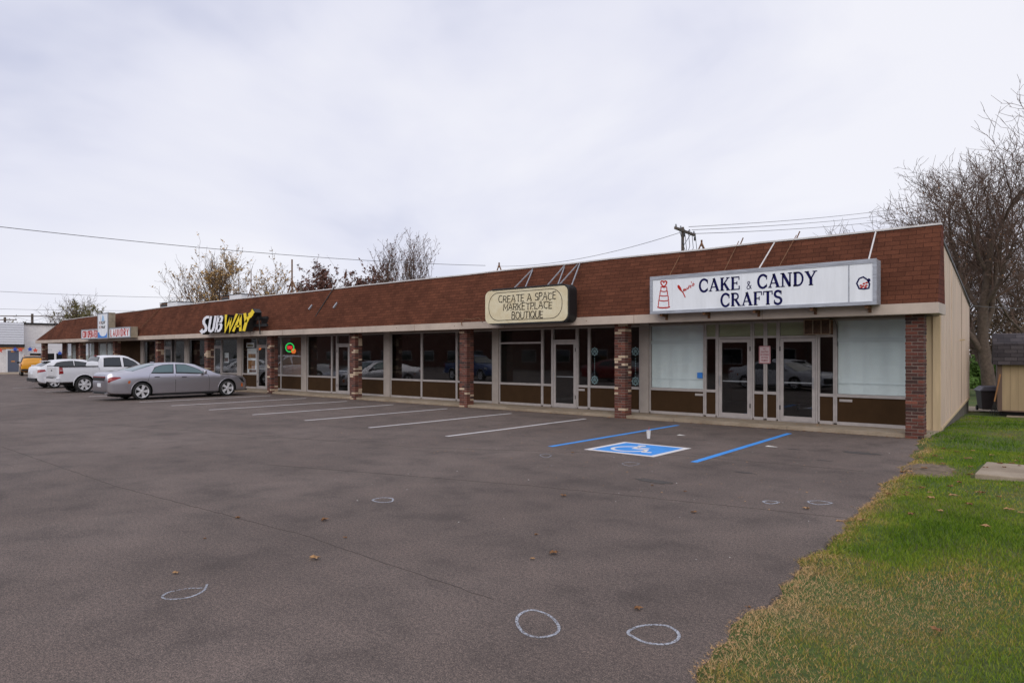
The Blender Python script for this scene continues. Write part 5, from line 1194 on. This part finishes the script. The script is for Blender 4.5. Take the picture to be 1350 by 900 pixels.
# ================================================================== SHED AND YARD
S0 = at(1315, 546, 21.5); sh = empty('garden_shed', (S0.x, S0.y, S0.z), R(6), label='small tan garden shed with dark shingle roof at the right edge', cat='shed')
mat('shed_groove', (.16, .11, .065), .8); mat('shed_tan', (.33, .245, .145), .8, var=.12, vs=2, stretch=(4, 4, .3)); mat('shed_trim', (.12, .075, .055), .7)
hE = 67 / 900 * 21.5; hR = 108 / 900 * 21.5; LW = 3.0; LD = 2.6
MB().box(.12, LW, 0.0, LD, .12, hE + .1).build('wall', 'shed_tan', sh)
mb = MB(); [mb.box(.12 + .2 * i, .128 + .2 * i, -.003, 0, .14, hE) for i in range(1, 14)]; mb.build('groove', 'shed_groove', sh)
mb = MB(); mb.box(.0, .12, -.02, .10, .10, hE + .05); mb.box(.1, LW, -.02, .0, .10, .14); mb.box(.0, .1, .1, LD, .12, hE); mb.build('corner_board', 'shed_trim', sh)
MB().box(.1, LW, .1, LD, -.1, .1).build('skid', 'wheelwell', sh)
mb = MB(); mb.add([(-.12, -.22, hE - .04), (LW + .2, -.22, hE - .04), (LW + .2, -.14, hE + .62), (-.12, -.14, hE + .62), (LW + .2, LD * .5, hR), (-.12, LD * .5, hR), (LW + .2, LD + .2, hE), (-.12, LD + .2, hE), (-.12, -.05, hE - .04), (LW + .2, -.05, hE - .04)],
   [(0, 1, 2, 3), (3, 2, 4, 5), (5, 4, 6, 7), (0, 3, 5, 7, 8), (1, 9, 6, 4, 2), (0, 8, 9, 1), (8, 7, 6, 9)])
mb.build('roof', 'dark_shingles', sh)
mat('bin_grey', (.05, .04, .048), .6, var=.2); mat('bin_lid', (.09, .085, .11), .5)
b0 = at(1304, 541, 23.2); bn = empty('trash_bin', (b0.x, b0.y, b0.z), R(20), label='dark grey wheeled trash bin beside the tan shed', cat='trash bin')
o = MB().hexa([(-.26, -.26, .05), (.26, -.26, .05), (.26, .3, .05), (-.26, .3, .05), (-.32, -.34, .68), (.32, -.34, .68), (.32, .36, .68), (-.32, .36, .68)]).build('body', 'bin_grey', bn); bevel(o, .03)
o = MB().hexa([(-.38, -.42, .68), (.36, -.42, .68), (.36, .4, .68), (-.38, .4, .68), (-.22, -.3, .82), (.24, -.3, .82), (.24, .34, .84), (-.22, .34, .84)]).build('lid', 'bin_lid', bn); bevel(o, .03)
mb = MB(); [mb.tube([(x, .3, .08), (x + .05, .3, .08)], .09, 10) for x in (-.3, .24)]; mb.build('wheel', 'tyre', bn)
r0 = at(1311, 548, 21.3); rk = empty('garden_rake', (r0.x, r0.y, r0.z), label='long handled garden tool leaning on the shed corner', cat='garden tool')
MB().tube([(0, 0, .45), (.14, .10, 1.30)], .022, 6).build('handle', 'leaf_brown', rk); mb = MB(); [mb.tube([(0, 0, .45), (x, -.02, .02)], .012, 5) for x in (-.12, -.06, 0, .06, .12)]; mb.tube([(-.13, -.02, .14), (.13, -.02, .14)], .012, 5); mb.build('head', 'black_plastic', rk)

# ================================================================== TREES
def grow(seed, H_, r0, lev=5, nb=(9, 6, 5, 4, 3), ang=(28, 48), up=.14, trunk_frac=.28, lratio=.60, spread=1.0, multi=1, lean=(0, 0), minr=.006):
    q = random.Random(seed); br = []
    def rec(p, d_, ln, r_, L_):
        n_ = max(2, int(5 - L_ * .6)) if L_ < lev - 1 else 2; pts = [p.copy()]; rs = [r_]; dd = d_.copy()
        for i in range(n_):
            wob = .17 + .08 * L_
            dd = (dd + Vector((q.uniform(-1, 1), q.uniform(-1, 1), q.uniform(-.6, .8))) * wob + Vector((0, 0, up))).normalized()
            pts.append(pts[-1] + dd * ln / n_); rs.append(max(minr * .6, r_ * (1 - .62 * (i + 1) / n_)))
        br.append((L_, pts, rs))
        if L_ >= lev: return
        k_ = nb[min(L_, len(nb) - 1)]; t0 = trunk_frac if L_ == 0 else .18; a0 = q.uniform(0, 6.28)
        for j in range(k_):
            t_ = t0 + (1 - t0) * (j + q.uniform(.2, .9)) / k_; f = t_ * n_; i = min(int(f), n_ - 1); u = f - i
            bp_ = pts[i].lerp(pts[i + 1], u); bd = (pts[i + 1] - pts[i]).normalized(); br_ = rs[i] + (rs[i + 1] - rs[i]) * u
            a = a0 + j * 2.4 + q.uniform(-.4, .4); an = R(q.uniform(*ang)) * spread
            o1 = bd.orthogonal().normalized(); o2 = bd.cross(o1); nd = (bd * math.cos(an) + (o1 * math.cos(a) + o2 * math.sin(a)) * math.sin(an)).normalized()
            rec(bp_, nd, ln * lratio * q.uniform(.75, 1.2) * (1.15 - .45 * t_ if L_ == 0 else 1), max(minr, br_ * .62), L_ + 1)
    for m_ in range(multi):
        dx, dy = lean if multi == 1 else (q.uniform(-.25, .25), q.uniform(-.2, .2))
        rec(Vector((q.uniform(-.3, .3) * (multi > 1), 0, 0)), Vector((dx, dy, 1)).normalized(), H_ * .62, r0, 0)
    zz_ = sorted(p.z for b_ in br for p in b_[1]); zmax = zz_[int(len(zz_) * .997)]; s_ = H_ / zmax
    return [(l, [p * s_ for p in pts], rs) for l, pts, rs in br]
def tree(name, seed, px, ybase_depth, ytop, label, group, r0=.2, leaf=None, nleaf=0, leafsz=.1, bark='tree_bark', twig='twig_bark', dims=None, leaf_from=3, base_z=-.3, minr=.006, **k):
    T = at(px, ytop, ybase_depth); H_ = T.z - base_z; br = grow(seed, H_, r0, minr=minr, **k); q = random.Random(seed + 1)
    root = empty(name, (T.x, T.y, base_z), q.uniform(0, 6.28) if dims is None else dims, label=label, cat='tree', group=group)
    tk, cn = MB(), MB()
    for l, pts, rs in br: (tk if l <= 1 else cn).tube(pts, rs, 8 if l == 0 else 6 if l == 1 else 4 if l == 2 else 3, cap=False)
    tk.build('trunk', bark, root, smooth=True); crown = cn.build('crown', twig, root)
    if leaf:
        lf = MB(); tips = [b_ for b_ in br if b_[0] >= leaf_from]
        clump = lambda p: math.sin(p.x * 1.1 + seed) * math.sin(p.y * 1.3) * math.sin(p.z * 1.2 + 1)
        tips = [b_ for b_ in tips if clump(b_[1][-1]) > -.25]
        for i in range(nleaf):
            b_ = q.choice(tips); p = b_[1][0].lerp(b_[1][-1], q.uniform(.2, 1)) + Vector((q.gauss(0, .07), q.gauss(0, .07), q.gauss(0, .07)))
            n1_ = Vector((q.gauss(0, 1), q.gauss(0, 1), q.gauss(0, 1))).normalized(); n2_ = n1_.orthogonal().normalized() * leafsz * q.uniform(.6, 1.2); n3 = n1_.cross(n2_) * .7
            lf.add([p - n2_, p - n3 * .6, p + n2_, p + n3 * .6], [(0, 1, 2, 3)])
        lf.build('leaf', leaf, crown)['kind'] = 'stuff'
    return root
G = 'trees standing behind the building'
tree('autumn_tree', 11, 297, 62, 330, 'tallest yellow leaved tree behind the sandwich shop roof', G, .22, 'leaf_yellow', 4200, .12, up=.16, ang=(22, 40), minr=.014, trunk_frac=.12, nb=(12, 6, 5, 3), lev=4)
tree('autumn_tree', 12, 358, 62, 343, 'rounder yellow leaved tree left of the tall mast', G, .18, 'leaf_yellow', 3200, .12, up=.1, ang=(25, 48), minr=.014, trunk_frac=.12, nb=(11, 6, 5, 3), lev=4)
tree('bare_tree', 13, 258, 64, 345, 'nearly bare tree left of the yellow leaved trees', G, .16, 'leaf_yellow', 350, .12, up=.14, ang=(24, 42), minr=.013, trunk_frac=.15, nb=(8, 5, 4, 3), lev=4)
tree('autumn_tree', 14, 430, 60, 346, 'rust leaved tree right of the tall mast', G, .16, 'leaf_rust', 9000, .15, up=.12, ang=(26, 48), minr=.012, trunk_frac=.1, nb=(12, 6, 5, 3), lev=4)
tree('autumn_tree', 15, 477, 60, 349, 'lower rust leaved tree beside the bare upright trees', G, .14, 'leaf_rust', 8000, .15, up=.12, ang=(26, 48), minr=.012, trunk_frac=.1, nb=(12, 6, 5, 3), lev=4)
for i, (px, yt, lb) in enumerate(((508, 306, 'left of the three bare upright trees behind the roof'), (533, 308, 'middle of the three bare upright trees behind the roof'), (562, 305, 'right of the three bare upright trees behind the roof'))):
    tree('bare_tree', 20 + i, px, 58, yt, lb, G, .14, 'leaf_rust', 700, .09, up=.26, ang=(16, 30), minr=.012, trunk_frac=.1, nb=(11, 6, 4, 3), lev=4, lratio=.5)
tree('bare_tree', 24, 96, 110, 388, 'bare round tree over the left end of the roof', G, .3, None, 0, up=.10, ang=(28, 55), minr=.02, trunk_frac=.2, nb=(10, 6, 5, 3), lev=4)
tree('bare_tree', 26, 66, 112, 408, 'small bare tree left of the roof peak', G, .2, None, 0, up=.08, ang=(28, 55), minr=.02, trunk_frac=.2, nb=(8, 5, 4, 3), lev=4)
tree('autumn_tree', 25, 125, 108, 396, 'olive leaved tree behind the laundry sign', G, .3, 'leaf_olive', 3500, .2, up=.06, ang=(30, 58), minr=.02, trunk_frac=.25, nb=(10, 6, 4, 3), lev=4)
tree('autumn_tree', 27, 15, 105, 421, 'low olive leaved tree showing over the white garage', G, .2, 'leaf_olive', 1800, .2, up=.06, ang=(30, 58), minr=.02, trunk_frac=.25, nb=(8, 5, 4, 3), lev=4)
GR = 'bare trees at the right edge'
tree('bare_tree', 31, 1306, 30, 165, 'largest bare tree reaching highest at the right edge', GR, .30, 'leaf_brown', 250, .05, up=.10, ang=(25, 50), trunk_frac=.16, nb=(8, 7, 6, 5, 2), lev=5, minr=.010, dims=.6)
tree('bare_tree', 32, 1240, 36, 222, 'wide bare tree rising just behind the side wall', GR, .20, 'leaf_brown', 250, .05, up=.07, ang=(30, 58), trunk_frac=.16, nb=(8, 7, 6, 5, 2), lev=5, minr=.011, dims=2.2, spread=1.1)
tree('bare_tree', 33, 1292, 40, 240, 'bare tree peeking over the right end of the roof', GR, .16, None, 0, up=.08, ang=(30, 56), trunk_frac=.2, nb=(9, 6, 6, 4, 2), lev=5, minr=.010, dims=1.0)
tree('bare_tree', 34, 1385, 38, 170, 'bare tree partly outside the right edge', GR, .19, None, 0, up=.1, ang=(28, 52), trunk_frac=.2, nb=(9, 6, 6, 4, 2), lev=5, minr=.010, dims=3.0)
def copy_at(src, px, depth, sc_, rz, label, bz=-.3):
    c_ = copy_tree(src); T = at(px, 467, depth); c_.location = (T.x, T.y, bz); c_.rotation_euler = (0, 0, rz); c_.scale = (sc_, sc_, sc_); c_['label'] = label; return c_
t33 = [o for o in bpy.data.objects if o.get('label', '').startswith('bare tree peeking')][0]; t34 = [o for o in bpy.data.objects if o.get('label', '').startswith('bare tree partly')][0]
copy_at(t33, 1318, 47, .95, 4.0, 'dense bare tree in the thicket above the shed roof')
copy_at(t33, 1345, 54, 1.0, 5.0, 'farther bare tree in the thicket behind the shed')
copy_at(t34, 1215, 60, .8, 2.0, 'faint far bare tree over the roof corner')
copy_at(t33, 1295, 58, .8, .4, 'farthest bare tree low in the thicket')
GO = 'bare trees across the street'
for i, (x, y, s_) in enumerate(((-14, -36, .8), (-48, -40, .9), (10, -38, .8), (-30, -37, .7), (-5, -39, .9))):
    c_ = copy_tree(t34 if i % 2 else t33); c_.location = (x, y, 0); c_.scale = (s_, s_, s_); c_.rotation_euler = (0, 0, i * 1.3); c_['group'] = GO; c_['label'] = ['bare tree across the street between brick and pale buildings', 'bare tree across the street at the left brick corner', 'bare tree across the street by the far right brick building', 'bare tree across the street in front of the brick wall', 'bare tree across the street in front of the pale wall'][i]
# green shrubs and undergrowth behind the shed
def shrub(name, px, py0, py1, depth, wpx, n_, m_, lb, sz=.09, seed=1):
    q = random.Random(seed); P0, P1 = at(px, py1, depth), at(px, py0, depth); h = P1.z - P0.z; rw = wpx / 900 * depth / 2
    u = empty(name, (P0.x, P0.y, P0.z), label=lb, cat='shrub', group='shrubs behind the yard'); lf = MB(); cl = [(q.uniform(-.75, .75) * rw, q.uniform(-.6, .6) * rw, q.uniform(.15, .85) * h, q.uniform(.25, .5) * min(rw, h)) for _ in range(14)]
    for i in range(n_):
        c_ = q.choice(cl); v = Vector((q.gauss(0, 1), q.gauss(0, 1), q.gauss(0, 1))).normalized() * c_[3] * q.random() ** .45; p = Vector(c_[:3]) + v
        if p.z < .02: continue
        n1_ = (v.normalized() + Vector((q.gauss(0, .6), q.gauss(0, .6), q.gauss(.5, .6)))).normalized(); n2_ = n1_.orthogonal().normalized(); a_ = q.uniform(0, 6.28); n3 = n1_.cross(n2_); e1 = (n2_ * math.cos(a_) + n3 * math.sin(a_)) * sz * q.uniform(.6, 1.3); e2 = n1_.cross(e1) * .6
        lf.add([p - e1, p - e2, p + e1, p + e2], [(0, 1, 2, 3)])
    lf.build('foliage', m_, u); mb = MB()
    for i in range(12): c_ = cl[i]; mb.tube([(0, 0, 0), (c_[0] * .4, c_[1] * .4, c_[2] * .5), c_[:3]], [.03, .02, .008], 5)
    mb.build('stem', 'tree_bark', u)
shrub('green_shrub', 1297, 452, 534, 33, 62, 13000, 'leaf_green', 'bright green bush between the side wall and the shed', .085, 2)
shrub('green_shrub', 1330, 470, 530, 36, 60, 6000, 'leaf_green', 'green bush hidden behind the tan shed', .09, 3)
shrub('brown_thicket', 1300, 405, 530, 44, 110, 7000, 'thicket', 'brown tangled thicket above the green bush', .10, 4)
shrub('brown_thicket', 1345, 400, 530, 46, 110, 7000, 'thicket', 'brown tangled thicket behind the shed roof', .10, 5)

# ================================================================== SMALL THINGS
cp = ground(855, 578); cu_ = empty('foam_cup', (cp.x, cp.y, .003), label='white foam cup with straw standing behind the wheelchair symbol', cat='cup')
MB().lathe([(0, 0), (.034, 0), (.048, .165), (0, .165)], n=20).build('cup_body', 'white_gloss', cu_, smooth=False); MB().lathe([(.052, .163), (.052, .175), (.044, .182), (0, .182)], n=20).build('lid', 'lamp_clear', cu_); MB().tube([(.008, 0, .18), (.015, 0, .255)], .004, 6).build('straw', 'pennant_red', cu_)
mat('leaf_litter_brown', (.22, .105, .04), .8, var=.4, vs=30); mat('leaf_litter_tan', (.38, .22, .10), .8, var=.3, vs=30); mat('pale_bit', (.60, .58, .55), .7)
def leaf_mesh(m_, seed):
    q = random.Random(seed); P = []
    for i in range(10): a_ = 6.283 * i / 10; rr = (.055 if i % 2 == 0 else .026) * q.uniform(.8, 1.15); P.append((rr * math.cos(a_), rr * math.sin(a_), .008 + .016 * q.random() + .012 * (i % 2)))
    mb = MB(); mb.add(P + [(0, 0, .010)], [(i, (i + 1) % 10, 10) for i in range(10)]); mb.add([(0, 0, .010), (.006, 0, .010), (.075, .015, .012), (.072, .011, .012)], [(0, 1, 2, 3)]); return mb.build('fallen_leaf', m_)
protos = [leaf_mesh('leaf_litter_brown', 1), leaf_mesh('leaf_litter_tan', 2), leaf_mesh('leaf_litter_brown', 3)]; used = [False] * 3
def leaf_at(x, y, z, s_, rz, k_, lb, gp):
    if used[k_]: o = protos[k_].copy(); COL.objects.link(o)
    else: o = protos[k_]; used[k_] = True
    o.location = (x, y, z); o.scale = (s_, s_, s_); o.rotation_euler = (0, 0, rz); tag(o, lb, 'leaf', gp)
q = random.Random(77)
for px, py, s_ in ((415, 737, 1.0), (428, 686, 1.0), (743, 654, .9), (841, 803, .7), (915, 676, .8), (730, 730, 1.0), (313, 683, .7), (455, 709, .5), (232, 756, .6), (707, 705, .5), (702, 737, .5), (1063, 671, .9), (755, 597, .7), (1190, 680, 1), (903, 648, .5), (860, 640, .5), (270, 710, .4)):
    g_ = ground(px, py); leaf_at(g_.x, g_.y, .002, s_, q.uniform(0, 6), q.randrange(3), {415: 'curled brown leaf right of the open tailed ring', 428: 'small brown leaf below the lone middle ring', 743: 'brown leaf alone below the wheelchair marking', 841: 'brown leaf just above the flat ring near the lawn',
      915: 'brown leaf left of the two short rings', 730: 'pale star shaped leaf between the middle ring and round ring', 313: 'tiny brown leaf on the long asphalt seam', 755: 'brown leaf just left of the wheelchair marking', 1190: 'brown leaf at the dirt patch edge', 1063: 'brown leaf between the two short rings and the lawn'}.get(px, 'tiny dry leaf fragment lying alone on the dark asphalt'), 'leaves on the asphalt')
for i in range(70):
    y = -1.5 - abs(q.gauss(0, 5)); y = max(-14, y); x = edge_x(y) + q.uniform(-.25, 2.0); leaf_at(x, y, lawn_z(x, y) + .025, q.uniform(.6, 1.1), q.uniform(0, 6), q.randrange(3), 'small dry brown leaf lying in the grass', 'leaves in the grass')
def litter(nm, n_, fx_, m_, lb, sz=(.006, .022), z0=.002, st='leaf litter'):
    mb = MB()
    for i in range(n_):
        x, y, z = fx_(); s_ = q.uniform(*sz); a_ = q.uniform(0, 6.28); c_, s2 = math.cos(a_) * s_, math.sin(a_) * s_; h = s_ * q.uniform(.1, .5)
        mb.add([(x - c_, y - s2, z), (x + s2 * .6, y - c_ * .6, z + h), (x + c_, y + s2, z + .002), (x - s2 * .6, y + c_ * .6, z + h * .3)], [(0, 1, 2, 3)])
    tag(mb.build(nm, m_), lb, st, kind='stuff')
litter('leaf_litter', 1500, lambda: (q.uniform(-30, .1), .03 - abs(q.gauss(0, .07)), .004), 'leaf_litter_brown', 'brown leaf crumbs gathered along the kerb edge', (.012, .035))
litter('leaf_litter', 500, lambda: (q.uniform(-20, .1), q.uniform(.1, 1.15), .088), 'leaf_litter_tan', 'tan leaf crumbs scattered on the sidewalk', (.008, .03))
litter('debris', 260, lambda: (q.uniform(-16, .6), q.uniform(-12, -.3), .003), 'pale_bit', 'tiny pale bits of trash scattered on the asphalt', (.004, .014), st='debris')
litter('debris', 420, lambda: (q.uniform(-12, .6), q.uniform(-9, -.1), .003), 'leaf_litter_tan', 'tiny leaf bits scattered on the asphalt', (.008, .02), st='debris')
def edgep():
    y = -14 + 13.9 * q.random(); x = edge_x(y) - .04 + abs(q.gauss(0, .12)); return x, y, lawn_z(x, y) + .02
litter('leaf_litter', 1500, edgep, 'leaf_litter_tan', 'dry straw and leaf bits along the lawn edge', (.004, .014))
for px, py, w_, lb in ((744, 575 - 1, .10, 'flat pale paper scrap near the foam cup'), (914 - 15, 575, .0, ''), (1017, 589, .12, 'flat pale paper scrap right of the right blue line')):
    if w_:
        g_ = ground(px + (154 if px == 744 else 0), py); o = MB().add([(-w_, -.03, .004), (w_ * .8, -.05, .012), (w_, .04, .005), (-w_ * .7, .05, .02)], [(0, 1, 2, 3)]).build('paper_scrap', 'pale_bit', loc=(g_.x, g_.y, 0)); tag(o, lb, 'paper scrap', 'paper scraps on the asphalt')
